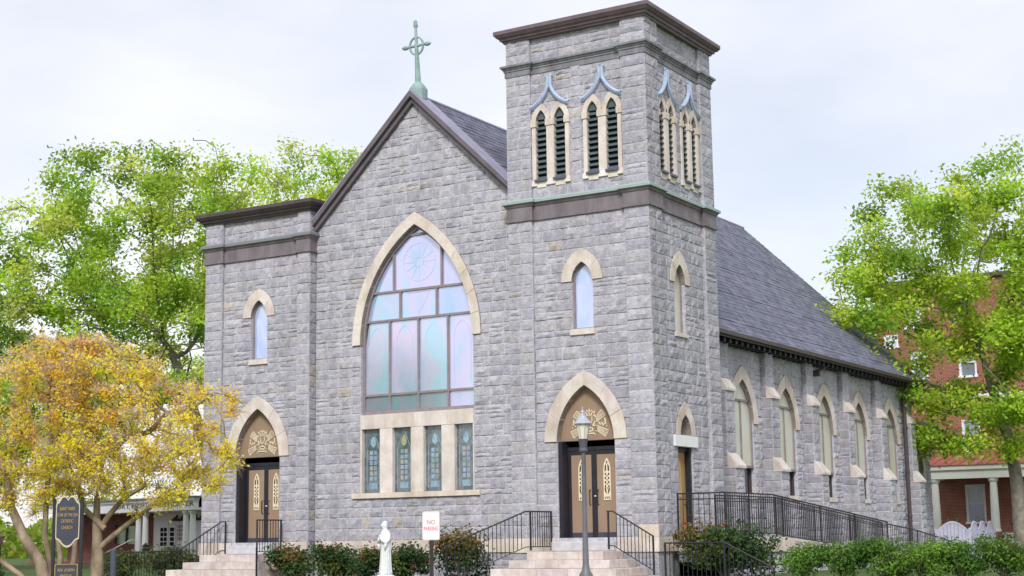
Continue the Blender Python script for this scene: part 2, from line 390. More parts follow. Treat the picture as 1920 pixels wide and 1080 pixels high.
# ------------------------------------------------------------------ church
CH = thing("church", "grey granite church with square bell tower and steep slate gable roof", "church")
FT = frame(0, .1); FP = frame(0, 0); SD = frame(-.1, 0, 0, 1); SP = frame(0, 0, 0, 1)
NV = frame(0, .36); NC = -8.265; DC = -2.235; LDC = -14.34
ZB = -1.1

def door_arch_dead(c): return in_arch(c, 1.11, 2.82, 4.58)
def small_dead(c): return in_arch(c, .51, 7.40, 8.14)
def hole(c, a, zb, zs, za): return [(c-a, zb), (c+a, zb)]+arch(c, a, zs, za)

def tower_front(name, x0, x1, pl, pr, dc, ztop, belf, tanh=.05):
    mb = MB(); mb.cur = MORTAR
    u0, u1 = x0+pl, x1-pr
    holes = [hole(dc, .925, 0, 2.82, 4.39), hole(dc, .34, 6.0, 7.42, 7.95)]
    rects = [(dc-.925, dc+.925, ZB, 2.82), (dc-.34, dc+.34, 6.0, 7.42), (dc-.40, dc+.40, 5.83, 6.0)]
    dds = [door_arch_dead(dc), small_dead(dc)]
    if belf:
        for pc in belf:
            for s in (-.315, .315): holes.append(hole(pc+s, .19, 10.5, 12.25, 12.65))
            rects.append((pc-.64, pc+.64, 10.36, 12.25)); dds.append(in_arch(pc-.315, .30, 12.25, 12.82)); dds.append(in_arch(pc+.315, .30, 12.25, 12.82))
    holes[0] = [(dc-.925, -.02), (dc+.925, -.02)]+arch(dc, .925, 2.82, 4.39)
    mb.slab([(x0+.02, ZB), (x1-.02, ZB), (x1-.02, ztop), (x0+.02, ztop)], holes, -.55, 0, FT)
    ashlar(mb, FT, u0, u1, .1, 9.33 if belf else 9.33, rects, lambda u, z: any(d(u, z) for d in dds[:2]), ch=(.24, .36), cuts=(2.82, 5.83, 6.0, 7.4), tan=tanh)
    if belf: ashlar(mb, FT, u0, u1, 9.95, 13.8, rects, lambda u, z: any(d(u, z) for d in dds), ch=(.26, .36), cuts=(10.36, 12.25), tan=.16, dark=.96)
    if belf: ashlar(mb, FT, u0, u1, 14.16, 15.0, ch=(.25, .32), tan=.25, dark=.95)
    else: ashlar(mb, FT, u0, u1, 9.95, 10.86, ch=(.27, .33), tan=.05)
    # corner piers
    for a, b in ((x0, u0), (u1, x1)):
        mb.cur = MORTAR; mb.box(a+.003, b-.003, 0, .0999, ZB, ztop, frame(0, .1))
        for z0, z1 in ([(.1, 9.33), (9.95, 13.8), (14.16, 15.0)] if belf else [(.1, 9.33), (9.95, 10.86)]):
            ashlar(mb, FP, a, b, z0, z1, ch=(.29, .36), ln=(.36, .72), relief=.03, split=.05, tan=.03 if z0 < 9 else .12)
            ashlar(mb, frame(b, 0, 0, 1), 0, .1, z0, z1, ch=(.3, .36), ln=(.1, .1), relief=.01, split=0)
    mb.cur = MORTAR
    return mb

# bell tower ------------------------------------------------------------------
TW = 4.65; TD = 4.55; BELF = (-3.18, -1.445); SBELF = (1.47, 3.05); SWC = 2.05; SDC = 2.1
mb = tower_front("bell_tower", -TW, 0, .82, .77, DC, 15.03, BELF)
# shallow middle strip of the belfry
mb.box(-2.47, -2.16, 0, .03, 9.95, 13.8, FT); ashlar(mb, FT, -2.47, -2.16, 9.95, 13.8, ch=(.3, .36), ln=(.3, .31), relief=.03, off=.03, split=0, tan=.1)
tw = mb
holes = [hole(SWC, .35, 5.9, 7.36, 7.92), [(SDC-.48, -.02), (SDC+.48, -.02), (SDC+.48, 2.62), (SDC-.48, 2.62)], [(SDC-.38, 2.95), (SDC+.38, 2.95)]+arch(SDC, .38, 2.951, 3.54)]
rects = [(SWC-.35, SWC+.35, 5.9, 7.36), (SWC-.4, SWC+.4, 5.8, 5.9), (SDC-.48, SDC+.48, ZB, 2.62), (SDC-.76, SDC+.76, 2.62, 2.95)]
dds = [in_arch(SWC, .5, 7.36, 8.1), in_arch(SDC, .51, 2.95, 3.72)]
for pc in SBELF:
    for s in (-.30, .30): holes.append(hole(pc+s, .20, 10.5, 12.25, 12.65))
    rects.append((pc-.6, pc+.6, 10.36, 12.25)); dds += [in_arch(pc-.29, .29, 12.25, 12.82), in_arch(pc+.29, .29, 12.25, 12.82)]
mb.cur = MORTAR
mb.slab([(.66, ZB), (TD-.02, ZB), (TD-.02, 15.03), (.66, 15.03)], holes, -.5, 0, SD)
for z0, z1, k, tn in ((.1, 9.33, .97, .03), (9.95, 13.8, .95, .12), (14.16, 15.0, .95, .2)):
    ashlar(mb, SD, .86, 3.75, z0, z1, rects, lambda u, z: any(d(u, z) for d in dds), ch=(.26, .36), cuts=(2.62, 2.95, 5.8, 5.9, 7.36, 10.36, 12.25), tan=tn, dark=k, relief=.03)
for a, b in ((0, .86), (3.75, TD)):
    mb.cur = MORTAR; mb.box(a+.1 if a == 0 else a, b, 0, .0999, ZB, 15.03, SD)
    for z0, z1 in ((.1, 9.33), (9.95, 13.8), (14.16, 15.0)): ashlar(mb, SP, a, b, z0, z1, ch=(.29, .36), ln=(.36, .72), relief=.028, split=.05, dark=.97, tan=.04)
ashlar(mb, frame(0, 3.75), -.1, 0, .1, 15., ch=(.3, .36), ln=(.1, .1), relief=.005, split=0)
mb.cur = (.95, .95, 1)
mb.box(-TW+.02, -.1, TD-.5, TD-.02, ZB, 15.03); mb.box(-TW+.02, -TW+.5, .65, TD-.5, ZB, 15.03)
mb.build("bell_tower_wall", STONE, CH)

def tower_path(x0, x1, pl, pr, yd, side=None):
    p = [(x0, 0), (x0+pl, 0), (x0+pl, .1), (x1-pr, .1), (x1-pr, 0), (x1, 0)]
    if side: p += [(x1, side[0]), (x1-.1, side[0]), (x1-.1, side[1]), (x1, side[1])]
    return p+[(x1, yd), (x0, yd)]
BP = tower_path(-TW, 0, .82, .77, TD, (.86, 3.75))
LX0, LX1 = -16.63, -12.17
LP = tower_path(LX0, LX1, .75, .5, 4.2)
for path in (BP, LP):
    top = 9.95
    mb = MB(); moulding(mb, path, [(0, 9.33), (.07, 9.335), (.07, 9.42), (.03, 9.43), (.03, 9.76), (.045, 9.765), (.065, 9.79), (.085, 9.84), (.12, 9.868)]); mb.build("belt_course", COPPER, CH)
    mb = MB(); moulding(mb, path, [(.115, 9.865), (.145, 9.87), (.145, 9.945), (.06, 10.0), (0, 10.0)]); mb.build("belt_cap", VERDL if path is BP else VERD, CH)
mb = MB(); moulding(mb, BP, [(0, 13.79), (.03, 13.8), (.03, 13.95), (.055, 13.97), (.055, 14.01), (.09, 14.04), (.09, 14.07), (.14, 14.09), (.14, 14.15), (.04, 14.19), (0, 14.19)]); mb.build("upper_belt_course", mat("streaked_copper", (.20, .175, .20), .6, .25, 3, .1, 10, hue=(.26, .28, .30), streak=.25), CH)
def rect_path(x0, x1, y0, y1): return [(x0, y0), (x1, y0), (x1, y1), (x0, y1)]
def crown_(x0, x1, y1, z):
    mb = MB(); p = rect_path(x0, x1, 0, y1)
    moulding(mb, p, [(-.02, z-.15), (.06, z-.15), (.07, z-.10), (.13, z-.08), (.145, z-.02), (.20, z), (.24, z+.05), (.275, z+.09), (.275, z+.20), (.22, z+.22)])
    mb.poly([(x0-.22, -.22, z+.22), (x1+.22, -.22, z+.22), (x1+.22, y1+.22, z+.22), (x0-.22, y1+.22, z+.22)])
    return mb
crown_(-TW, 0, TD, 15.03).build("crown_cornice", mat("brown_copper_crown", (.15, .11, .125), .5, .2, 3, .05, 10, spec=.4), CH)
crown_(LX0, LX1, 4.2, 10.83).build("crown_cornice", EDGE, CH)

# left tower ------------------------------------------------------------------
mb = tower_front("left_tower", LX0, LX1, .75, .5, LDC, 10.9, None)
for z0, z1 in ((.1, 9.33), (9.95, 10.86)): ashlar(mb, frame(LX1, 0, 0, 1), .0, .36, z0, z1, ch=(.29, .36), ln=(.2, .36), relief=.02, split=0, tan=.5, dark=.88)
mb.cur = (1, 1, 1); mb.box(LX0+.02, LX0+.5, .65, 4.2, ZB, 10.9); mb.box(LX0+.5, LX1-.02, 3.7, 4.2, ZB, 10.9); mb.box(LX1-.5, LX1-.015, .1, 3.7, ZB, 10.9)
mb.build("left_tower_wall", STONE, CH)

# nave front ------------------------------------------------------------------
RS = .958
def roofz(x): return 13.98-RS*abs(x-NC)
mb = MB(); mb.cur = MORTAR
big = [(NC-2.11, 1.55), (NC+2.11, 1.55)]+arch(NC, 2.11, 6.18, 9.82, 18)
mb.slab([(LX1, ZB), (-TW, ZB), (-TW, roofz(-TW)-.15), (NC, 13.83), (LX1, roofz(LX1)-.15)], [big], -.5, 0, NV)
bd = in_arch(NC, 2.27, 6.18, 10.02)
ashlar(mb, NV, LX1, -TW, .1, 13.9, [(NC-2.11, NC+2.11, 1.55, 6.18), (NC-2.4, NC+2.33, 1.39, 1.55)], lambda u, z: bd(u, z) or z > roofz(u)-.12, ch=(.25, .37), ln=(.26, .62), cuts=(1.39, 1.55, 6.18), relief=.036, split=.2, tan=.05)
mb.build("nave_front_wall", STONE, CH)

# base course (sandstone) -----------------------------------------------------
mb = MB()
def course(fr, u0, u1, z0, z1, d, step=1.1, gaps=()):
    u = u0
    while u < u1-.01:
        v = min(u1, u+random.uniform(.8, 1.3)*step)
        if u1-v < .3: v = u1
        if not any(g[0] < (u+v)/2 < g[1] for g in gaps):
            k = random.uniform(.9, 1.06); mb.cur = (k, k*random.uniform(.97, 1), k*random.uniform(.93, 1)); mb.box(u+.004, v-.004, -.02, d, z0, z1, fr)
        u = v
for x0, x1, dc in ((-TW, .05, DC), (LX0-.05, LX1, LDC)):
    for q0, q1 in ((x0, dc-.96), (dc+.96, x1)): mb = MB(); course(FP, q0, q1, -.30, .1, .05); mb.build("base_course", TRIM, CH)
mb = MB(); course(NV, LX1+.05, -TW, -.28, .1, .05); mb.build("base_course", TRIM, CH)
for q0, q1 in ((-.045, SDC-.5), (SDC+.5, TD)): mb = MB(); course(SP, q0, q1, -.30, .1, .045); mb.build("base_course", TRIM, CH)
mb = MB(); mb.cur = (1.02, .97, .9); mb.box(-.56, .045, -.02, .045, .104, .43, FP); mb.build("corner_block", TRIM, CH)
mb = MB()
ashlar(mb, FP, -TW, .0, ZB, -.3, ch=(.3, .4), tan=0, dark=.9); ashlar(mb, FP, LX0, LX1, ZB, -.3, ch=(.3, .4), tan=0, dark=.9); ashlar(mb, NV, LX1, -TW, ZB, -.28, ch=(.3, .4), tan=0, dark=.9)
mb.box(-TW+.01, -.01, .03, .1, ZB, .1); mb.box(LX0+.01, LX1-.01, .03, .1, ZB, .1)
mb.build("foundation", STONE, CH)

# openings --------------------------------------------------------------------
def lancet_window(fr, c, a, zb, zs, za, ao, zsa, zo, sill, glass, rec=.13, framem=BAR):
    fm = MB()
    A = [(c+a, zb)]+arch(c, a, zs, za, 8)+[(c-a, zb)]; t = .045
    B = [(c+a-t, zb)]+arch(c, a-t, zs, za-t*1.7, 8)+[(c-a+t, zb)]
    fm.strip(A, B, -rec-.06, -rec+.03, fr); fm.box(c-a+t, c+a-t, -rec-.06, -rec+.02, zb, zb+t, fr)
    w = fm.build("window", framem, CH)
    g = MB(); g.prism([(c-a+.01, zb+.01), (c+a-.01, zb+.01)]+arch(c, a-.01, zs, za-.02, 8), -rec-.05, -rec-.015, fr); g.build("glass", glass, w)
    tm = MB(); voussoirs(tm, fr, c, a-.005, zsa, za, ao, zo, -.25, .048, 2); tm.build("arch_trim", TRIM, w, bevel=.006)
    if sill: s = MB(); s.box(c-a-.06, c+a+.06, -.3, .075, sill, zb, fr); s.build("sill", TRIM, w, bevel=.006)
    return w
lancet_window(FT, DC, .34, 6.0, 7.42, 7.95, .68, 7.40, 8.34, 5.83, BGLASS)
lancet_window(FT, LDC, .34, 6.0, 7.42, 7.95, .68, 7.40, 8.34, 5.83, BGLASS)
lancet_window(SD, SWC, .35, 5.9, 7.36, 7.92, .67, 7.36, 8.32, 5.78, CREAM, rec=.12)

def ornament(mb, fr, u, z, d):
    """cream wing fans, oval and box of the panel over the door"""
    def bar(p, q, w): 
        p = Vector(p); q = Vector(q); e = (q-p).normalized(); nn = Vector((-e.y, e.x))*w
        mb.prism([tuple(p+nn), tuple(p-nn), tuple(q-nn*1.0), tuple(q+nn)], d, d+.022, fr)
    def fan(px, pz, qx, qz, w0, w1, t=.018):
        p = Vector((u+px, z+pz)); q = Vector((u+qx, z+qz)); e = (q-p).normalized(); nn = Vector((-e.y, e.x))
        a, b, c_, d_ = p+nn*w0, q+nn*w1, q-nn*w1, p-nn*w0
        for s, f in ((a, b), (b, c_), (c_, d_), (d_, a), (p, q)): bar(s, f, t*.7)
        bar(p+nn*w0*.5, q+nn*w1*.5, t*.45); bar(p-nn*w0*.5, q-nn*w1*.5, t*.45)
    for s in (-1, 1):
        fan(s*.20, -.05, s*.56, -.24, .05, .10); fan(s*.20, .14, s*.46, .36, .05, .10)
        for k in range(3): bar((u+s*(.30+.09*k), z+.10-.02*k), (u+s*(.36+.10*k), z+.01-.03*k), .016)
        bar((u+s*.50, z+.2), (u+s*.53, z-.02), .016)
    n = 16
    for k in range(n):
        t0, t1 = 2*math.pi*k/n, 2*math.pi*(k+1)/n
        bar((u+.2*math.cos(t0), z+.20+.22*math.sin(t0)), (u+.2*math.cos(t1), z+.20+.22*math.sin(t1)), .016)
        bar((u+.09*math.cos(t0), z+.18+.14*math.sin(t0)), (u+.09*math.cos(t1), z+.18+.14*math.sin(t1)), .012)
    for k in range(5): bar((u+(k-2)*.07, z+.26), (u+(k-2)*.09, z+.42+.06*(2-abs(k-2))/2), .014)
    for a, b in (((-.2, -.22), (.2, -.22)), ((-.2, .0), (.2, .0)), ((-.2, -.22), (-.2, .0)), ((.2, -.22), (.2, .0)), ((-.1, -.15), (.1, -.15)), ((-.1, -.06), (.1, -.06)), ((-.1, -.15), (-.1, -.06)), ((.1, -.15), (.1, -.06)), ((-.26, -.02), (-.18, -.27)), ((.26, -.02), (.18, -.27))):
        bar((u+a[0], z+a[1]), (u+b[0], z+b[1]), .017)
def lancet_ornament(mo, md, fr, u, zb, zt, w, d):
    """openwork strip: a cream plate with dark openings"""
    zs = zt-.34; mo.prism([(u-w, zb), (u+w, zb)]+arch(u, w, zs, zt, 6), d, d+.02, fr)
    def dia(cx, cz, a, b, sk=0): md.prism([(cx, cz-b), (cx+a, cz+sk), (cx, cz+b), (cx-a, cz+sk)], d+.02, d+.026, fr)
    dia(u, zt-.13, .022, .05)
    for s in (-1, 1):
        md.prism([(u+s*.03, zs-.02), (u+s*.075, zs-.05), (u+s*.065, zs+.1), (u+s*.02, zs+.17)], d+.02, d+.026, fr)
        for k in range(5): dia(u+s*.052, zs-.12-.115*k, .026, .042)
        md.prism([(u+s*.015, zb+.17), (u+s*.05, zb+.36), (u+s*.085, zb+.34), (u+s*.05, zb+.2)], d+.02, d+.026, fr)
        md.prism([(u+s*.015, zb+.12), (u+s*.09, zb+.05), (u+s*.06, zb+.03)], d+.02, d+.026, fr)
    for k in range(4): dia(u, zs-.17-.115*k, .018, .03)
    dia(u, zb+.06, .02, .03)

def church_door(dc):
    mb = MB(); fr = FT; r = -.40
    mb.box(dc-.925, dc-.80, r-.12, -.05, 0, 2.82, fr); mb.box(dc+.86, dc+.925, r-.12, r+.1, 0, 2.82, fr)
    mb.box(dc-.80, dc+.86, r-.12, r+.02, 2.56, 2.66, fr); mb.box(dc-.80, dc+.86, r-.12, r-.06, 2.66, 2.83, fr)
    mb.box(dc-.925, dc+.925, -.5, -.46, 0, 2.83, fr)
    d = mb.build("door", DOORF, CH)
    tm = MB(); tm.prism([(dc-.92, 2.825), (dc+.92, 2.825)]+arch(dc, .915, 2.83, 4.38), -.34, -.22, fr); tm.build("tympanum", DOORP, d)
    tr = MB(); tr.box(dc-.92, dc+.92, -.34, -.205, 2.83, 2.93, fr); tr.build("tympanum_rail", mat("rail_tan", (.27, .20, .15), .6, .1, 4), d)
    om = MB(); ornament(om, fr, dc+.02, 3.24, -.219); om.build("tympanum_ornament", ORNA, d)
    for s in (0, 1):
        a, b = (dc-.80, dc+.03) if s == 0 else (dc+.03, dc+.86)
        lf = MB(); t = .085
        lf.box(a, a+t, r-.05, r, .02, 2.56, fr); lf.box(b-t, b, r-.05, r, .02, 2.56, fr); lf.box(a+t, b-t, r-.05, r, 2.44, 2.56, fr); lf.box(a+t, b-t, r-.045, r-.03, .24, 2.44, fr)
        leaf = lf.build("door_leaf", DOORF, d); 
        # split materials: panel and kick rail are pieces of their own on the door
        pn = MB(); pn.box(a+t+.003, b-t-.003, r-.03, r-.012, .243, 2.437, fr); pn.build("door_panel", DOORP, d)
        kk = MB(); kk.box(a+t, b-t, r-.05, r+.003, .02, .24, fr); kk.build("kick_rail", DOORK, d)
        mo, md = MB(), MB(); lancet_ornament(mo, md, fr, (a+b)/2+(.02 if s == 0 else -.0), 1.14, 2.33, .115, r-.012); mo.build("door_ornament", ORNA, d); md.build("ornament_openings", DOORF, d)
        h = MB(); hx = b-.13 if s == 0 else a+.13
        h.tube([fr(hx, r+.0, 1.02), fr(hx, r+.06, 1.04), fr(hx, r+.06, 1.42), fr(hx, r+.0, 1.44)], .014, 6); h.build("handle", BLACK, d)
    lk = MB(); lk.lathe(fr(dc+.06, r+.012, 1.26), [(.001, -.025), (.03, -.012), (.03, .012), (.001, .025)], 8); lk.build("lock", WHITE, d)
    vs = MB(); voussoirs(vs, FT, dc, .92, 2.82, 4.385, 1.33, 4.80, -.38, .05, 3); vs.build("arch_trim", TRIM, d, bevel=.008)
    th = MB(); th.box(dc-1.0, dc+.98, -.3, .24, -.27, 0, FP); th.build("threshold", THRESH, d, bevel=.03)
    return d
church_door(DC); church_door(LDC)

# side door of the tower
mb = MB(); fr = SD
mb.box(SDC-.48, SDC-.40, -.34, -.12, .0, 2.62, fr); mb.box(SDC+.37, SDC+.48, -.34, -.04, .0, 2.62, fr); mb.box(SDC-.40, SDC+.37, -.34, -.12, 2.5, 2.62, fr); mb.box(SDC-.48, SDC+.48, -.4, -.345, 0, 2.62, fr)
sd = mb.build("side_door", DOORF, CH)
p = MB(); p.box(SDC-.40, SDC+.37, -.345, -.2, .12, 2.5, fr); p.build("door_panel", mat("ochre_door", (.36, .235, .10), .6, .12, 2, streak=.3), sd)
mo, md = MB(), MB(); lancet_ornament(mo, md, fr, SDC-.02, 1.2, 2.3, .1, -.2); mo.build("door_ornament", mat("ochre_ornament", (.50, .34, .15), .6, .1, 6), sd)
p = MB(); p.box(SDC-.74, SDC+.76, -.2, .07, 2.625, 2.945, fr); p.build("lintel", WHITE, sd, bevel=.006)
p = MB(); voussoirs(p, fr, SDC, .375, 2.955, 3.54, .64, 3.90, -.2, .06, 2); p.build("arch_trim", TRIM, sd, bevel=.006)
p = MB(); p.prism([(SDC-.37, 2.955), (SDC+.37, 2.955)]+arch(SDC, .37, 2.956, 3.53), -.3, -.2, fr); p.build("tympanum", DOORP, sd)
p = MB(); p.tube([fr(SDC+.25, -.2, 1.0), fr(SDC+.25, -.13, 1.0), fr(SDC+.25, -.13, 1.3), fr(SDC+.25, -.2, 1.3)], .015, 6); p.build("handle", BLACK, sd)

# belfry windows --------------------------------------------------------------
def belfry(fr, pc, s, a, side):
    tm = MB(); zs, zi = 12.25, 12.655; t = .125
    def ring(c):
        voussoirs(tm, fr, c, a-.004, zs, zi, a+t+.03, zi+.22, -.10, .05, 2)
    ring(pc-s); ring(pc+s)
    tm.cur = (1, 1, 1)
    o = pc-s-a; e = pc+s+a
    tm.box(o-t, o+.004, -.10, .05, 10.52, zs-.06, fr); tm.box(e-.004, e+t, -.10, .05, 10.52, zs-.06, fr); tm.box(pc-s+a-.004, pc+s-a+.004, -.10, .055, 10.52, zs-.06, fr)
    tm.cur = (.97, .94, .9)
    for c, hw in ((o-t/2, t/2), (e+t/2, t/2), (pc, s-a)): tm.box(c-hw-.03, c+hw+.03, -.14, .085, zs-.10, zs+.10, fr)
    w = tm.build("belfry_window", TRIM, CH, bevel=.006)
    fg = MB(); ox = (pc, zs+.26)
    fg.prism([(pc-.12, zs+.42), (pc, zs+.1), (pc+.12, zs+.42)], -.1, .035, fr); fg.build("spandrel", STONE, w)
    for c in (pc-s, pc+s):
        bk = MB(); lv = MB(); bk.prism([(c-a, 10.5), (c+a, 10.5)]+arch(c, a, zs, zi, 6), -.15, -.12, fr)
        z = 10.56
        k = 0
        while z < zs+.05:
            lv.prism([(-.118, z+.075), (-.012, z), (-.012, z+.04), (-.118, z+.115)], c-a, c+a, lambda d, u, zz, fr=fr: fr(u, d, zz)); z += .168; k += 1
        lv.prism([(c-a*.95, zs+.14), (c+a*.95, zs+.14)]+arch(c, a*.95, zs+.141, zi-.03, 5), -.09, -.05, fr)
        bk.build("louvre_backing", LOUVD, w); lv.build("louvres", LOUV, w)
    for c in (pc-s, pc+s): sl = MB(); sl.box(c-a-.02, c+a+.02, -.15, .12, 10.475, 10.54, fr); sl.build("sill", LEADS, w)
    bl = MB()
    for c, hw in ((o-t/2, t/2+.03), (e+t/2, t/2+.03), (pc, s-a+.03)): 
        bl.cur = (1.18, 1.2, 1.25); bl.box(c-hw, c+hw, -.02, .07, 10.36, 10.52, fr)
    for c in (pc-s, pc+s): bl.cur = (1.05, 1.08, 1.0); bl.box(c-a+.03, c+a-.03, -.02, .05, 10.3, 10.475, fr)
    bl.build("sill_block", TRIM, w, bevel=.005)
    og = MB(); hw = s+a+t+.02
    for sg in (-1, 1):
        P = []
        for k in range(11):
            q = k/10; x = hw*(1-q)**1.0; x = hw*(1-math.sin(q*math.pi/2)**.9) if True else x
            z = zs+.50+.87*(q**1.35)
            P.append((pc+sg*max(.045, x), z))
        pts3 = [fr(u, .075, z) for u, z in P]
        og.tube(pts3, .062, 6); og.tube([fr(u-sg*.0, .045, z-.055) for u, z in P[:9]], .045, 5)
        og.lathe(fr(pc+sg*.085, .08, zs+1.39), [(.001, -.05), (.045, -.02), (.045, .02), (.001, .05)], 8)
    og.build("ogee_hood", OGEE, w)
for pc in BELF: belfry(FT, pc, .315, .19, False)
for pc in SBELF: belfry(SD, pc, .30, .20, True)

# great front window ----------------------------------------------------------
mb = MB(); fr = NV; r = -.16
t = .075
A = [(NC+2.11, 3.97)]+arch(NC, 2.11, 6.18, 9.82, 18)+[(NC-2.11, 3.97)]
B = [(NC+2.11-t, 3.97)]+arch(NC, 2.11-t, 6.18, 9.82-t*1.5, 18)+[(NC-2.11+t, 3.97)]
mb.strip(A, B, r-.08, r+.05, fr); mb.box(NC-2.11+t, NC+2.11-t, r-.08, r+.06, 3.97, 4.08, fr)
def xin(z): 
    z = max(z, 6.18); h = 9.82-6.18; a = 2.11-t; k = (h*h-a*a)/(2*a); return max(0, math.sqrt(max(0, (a+k)**2-(z-6.18)**2))-k)
V1 = [-9.36, -8.27, -7.17]; V2 = [-8.955, -7.58]; V3 = [-9.2, -7.39]
hb = [4.58, 6.9, 7.80, 9.53]
for z in hb: mb.box(NC-xin(z), NC+xin(z), r-.06, r+.03, z-.035, z+.035, fr)
for vs_, z0, z1 in ((V1, 4.08, 4.545), (V1, 4.615, 6.865), (V2, 6.935, 7.765), (V3, 7.835, 9.495)):
    for x in vs_: mb.box(x-.035, x+.035, r-.06, r+.026, z0, min(z1, 9.7), fr)
gw = mb.build("great_window", BAR, CH)
g = MB()
def pane(x0, x1, z0, z1, c):
    g.cur = c; n = 8; top = [(x0+(x1-x0)*k/n) for k in range(n+1)]
    def zz(x): 
        d = abs(x-NC); h = 9.82-6.18; a = 2.11-t; k = (h*h-a*a)/(2*a); return min(z1, 6.18+math.sqrt(max(0, (a+k)**2-(d+k)**2)))
    lo = max(x0, NC-xin(z0)); hi = min(x1, NC+xin(z0)); 
    P = [(lo, z0), (hi, z0)]+[(x, max(z0+.002, zz(x))) for x in np.linspace(hi, lo, 9)]
    j = random.uniform(-.006, .006); b = [g.vert(fr(u, r-.03+j*(u-x0)/(x1-x0+1e-6), z)) for u, z in P]
    for tr in tessellate_polygon([[Vector((u, z, 0)) for u, z in P]]): g.face([b[k] for k in tr])
X4 = [NC-2.1]+V1+[NC+2.1]
tn = [(.95, 1.05, 1.05), (1.15, 1.02, 1.08), (.95, 1.10, 1.10), (1.05, 1.05, 1.12)]
for k in range(4): pane(X4[k], X4[k+1], 4.08, 4.58, tuple(q*(.6 if k < 3 else 1) for q in ((.80, 1.0, .95) if k < 3 else (.9, .92, 1.05)))); pane(X4[k], X4[k+1], 4.58, 6.9, tn[k])  # lowest row, first three panes: tree reflection put into a darker green tint
X3 = [NC-2.1]+V2+[NC+2.1]
for k, c in enumerate(((.70, .98, 1.0), (.98, .95, 1.08), (.72, .95, 1.1))): pane(X3[k], X3[k+1], 6.9, 7.8, c)
X2 = [NC-2.1]+V3+[NC+2.1]
for k, c in enumerate(((.92, 1, 1.12), (.95, .96, 1.1), (1.0, .95, 1.1))): pane(X2[k], X2[k+1], 7.8, 9.53, c)
pane(-9.0, -7.5, 9.53, 9.8, (.85, .95, 1.1))
g.build("glass", GLASS, gw)
# faint lead tracery: rosette and figures
ld = MB()
for k in range(12):
    q = 2*math.pi*k/12; ld.tube([fr(NC+.02+.15*math.cos(q), r-.025, 8.65+.15*math.sin(q)), fr(NC+.02+.6*math.cos(q), r-.025, 8.65+.6*math.sin(q))], .0035, 4)
for rr in (.15, .6): ld.tube([fr(NC+.02+rr*math.cos(2*math.pi*k/24), r-.025, 8.65+rr*math.sin(2*math.pi*k/24)) for k in range(25)], .0035, 4)
ld.tube([fr(-8.7, r-.025, 7.7), fr(-7.85, r-.025, 7.7), fr(-8.27, r-.025, 7.05), fr(-8.7, r-.025, 7.7)], .0035, 4)
for k in range(4):
    x = (X4[k]+X4[k+1])/2; ld.tube([fr(x+u, r-.025, z) for u, z in [(-.3, 4.8), (-.3, 6.2)]+[(u2-x, z2) for u2, z2 in arch(x, .3, 6.2, 6.7, 5)][::-1]+[(.3, 4.8)]], .0035, 4)
ld.build("leading", mat("pale_lead", (.52, .60, .76), .5, .1, 5), gw)
tm = MB(); voussoirs(tm, fr, NC, 2.1, 6.18, 9.815, 2.41, 10.20, -.2, .07, 7); tm.build("arch_trim", TRIM, gw, bevel=.008)
# stone frame with four lower lights
sm = MB()
LW = [(-10.31, -9.62), (-9.14, -8.45), (-7.98, -7.32), (-6.85, -6.19)]
def blk(x0, x1, z0, z1, d=.03):
    k = random.uniform(.95, 1.04); sm.cur = (k, k, k*random.uniform(.97, 1.02)); sm.box(x0, x1, -.32, d, z0, z1, fr)
xs_ = [NC-2.11, -10.31, -9.62, -9.14, -8.45, -7.98, -7.32, -6.85, -6.19, NC+2.11]
for k in range(0, 10, 2): blk(xs_[k]+.001, xs_[k+1], 1.555, 3.52)
for a, b in ((NC-2.11, -9.4), (-9.4, -8.2), (-8.2, -7.1), (-7.1, NC+2.11)): blk(a+.003, b-.003, 3.525, 3.965, .035)
sm.build("lintel_frame", TRIM, gw, bevel=.006)
s = MB(); s.cur = (1, .97, .92); s.box(NC-2.4, NC+2.33, -.3, .09, 1.39, 1.55, fr); s.build("sill", TRIM, gw, bevel=.008)
for a, b in LW:
    g = MB(); g.cur = (1, 1, 1); g.box(a, b, -.17, -.11, 1.56, 3.52, fr); o = g.build("lower_light", SGLASS, gw)
lm = MB()
cols = [(.9, .92, .95), (1.1, .85, .6), (.75, .85, 1.1), (1.0, .72, .70), (.75, .85, .85), (.6, .75, .6)]
for i, (a, b) in enumerate(LW):
    c = (a+b)/2; 
    lm.cur = (1.7, 2.0, 2.2) if i != 1 else (2.2, 1.7, .8); lm.prism([(c-.1, 3.05), (c, 2.95), (c+.1, 3.05), (c+.09, 3.2), (c, 3.32), (c-.09, 3.2)], -.11, -.107, fr)
    for k in range(6):
        q = random.choice(cols); lm.cur = tuple(1.1*x for x in q); z = 2.8-.16*k
        lm.cur = tuple(1.9*x for x in lm.cur); lm.box(c-.13, c-.02, -.11, -.107, z-.06, z+.06, fr); q = random.choice(cols); lm.cur = tuple(1.*x for x in q); lm.cur = tuple(1.8*x for x in lm.cur); lm.box(c+.02, c+.13, -.11, -.107, z-.06, z+.06, fr)
    lm.cur = (1.3, 1.6, 1.9); lm.box(c-.15, c+.15, -.11, -.107, 1.68, 1.86, fr)
    lm.tube([fr(c-.24, -.108, 1.66), fr(c-.24, -.108, 2.9), fr(c-.12, -.108, 3.2), fr(c, -.108, 3.42), fr(c+.12, -.108, 3.2), fr(c+.24, -.108, 2.9), fr(c+.24, -.108, 1.66)], .012, 4)
lm.build("coloured_panes", glassmat("coloured_glass", [(.10, .14, .17), (.20, .24, .28), (.14, .20, .20)], 8, .12, .15, tint=1), gw)

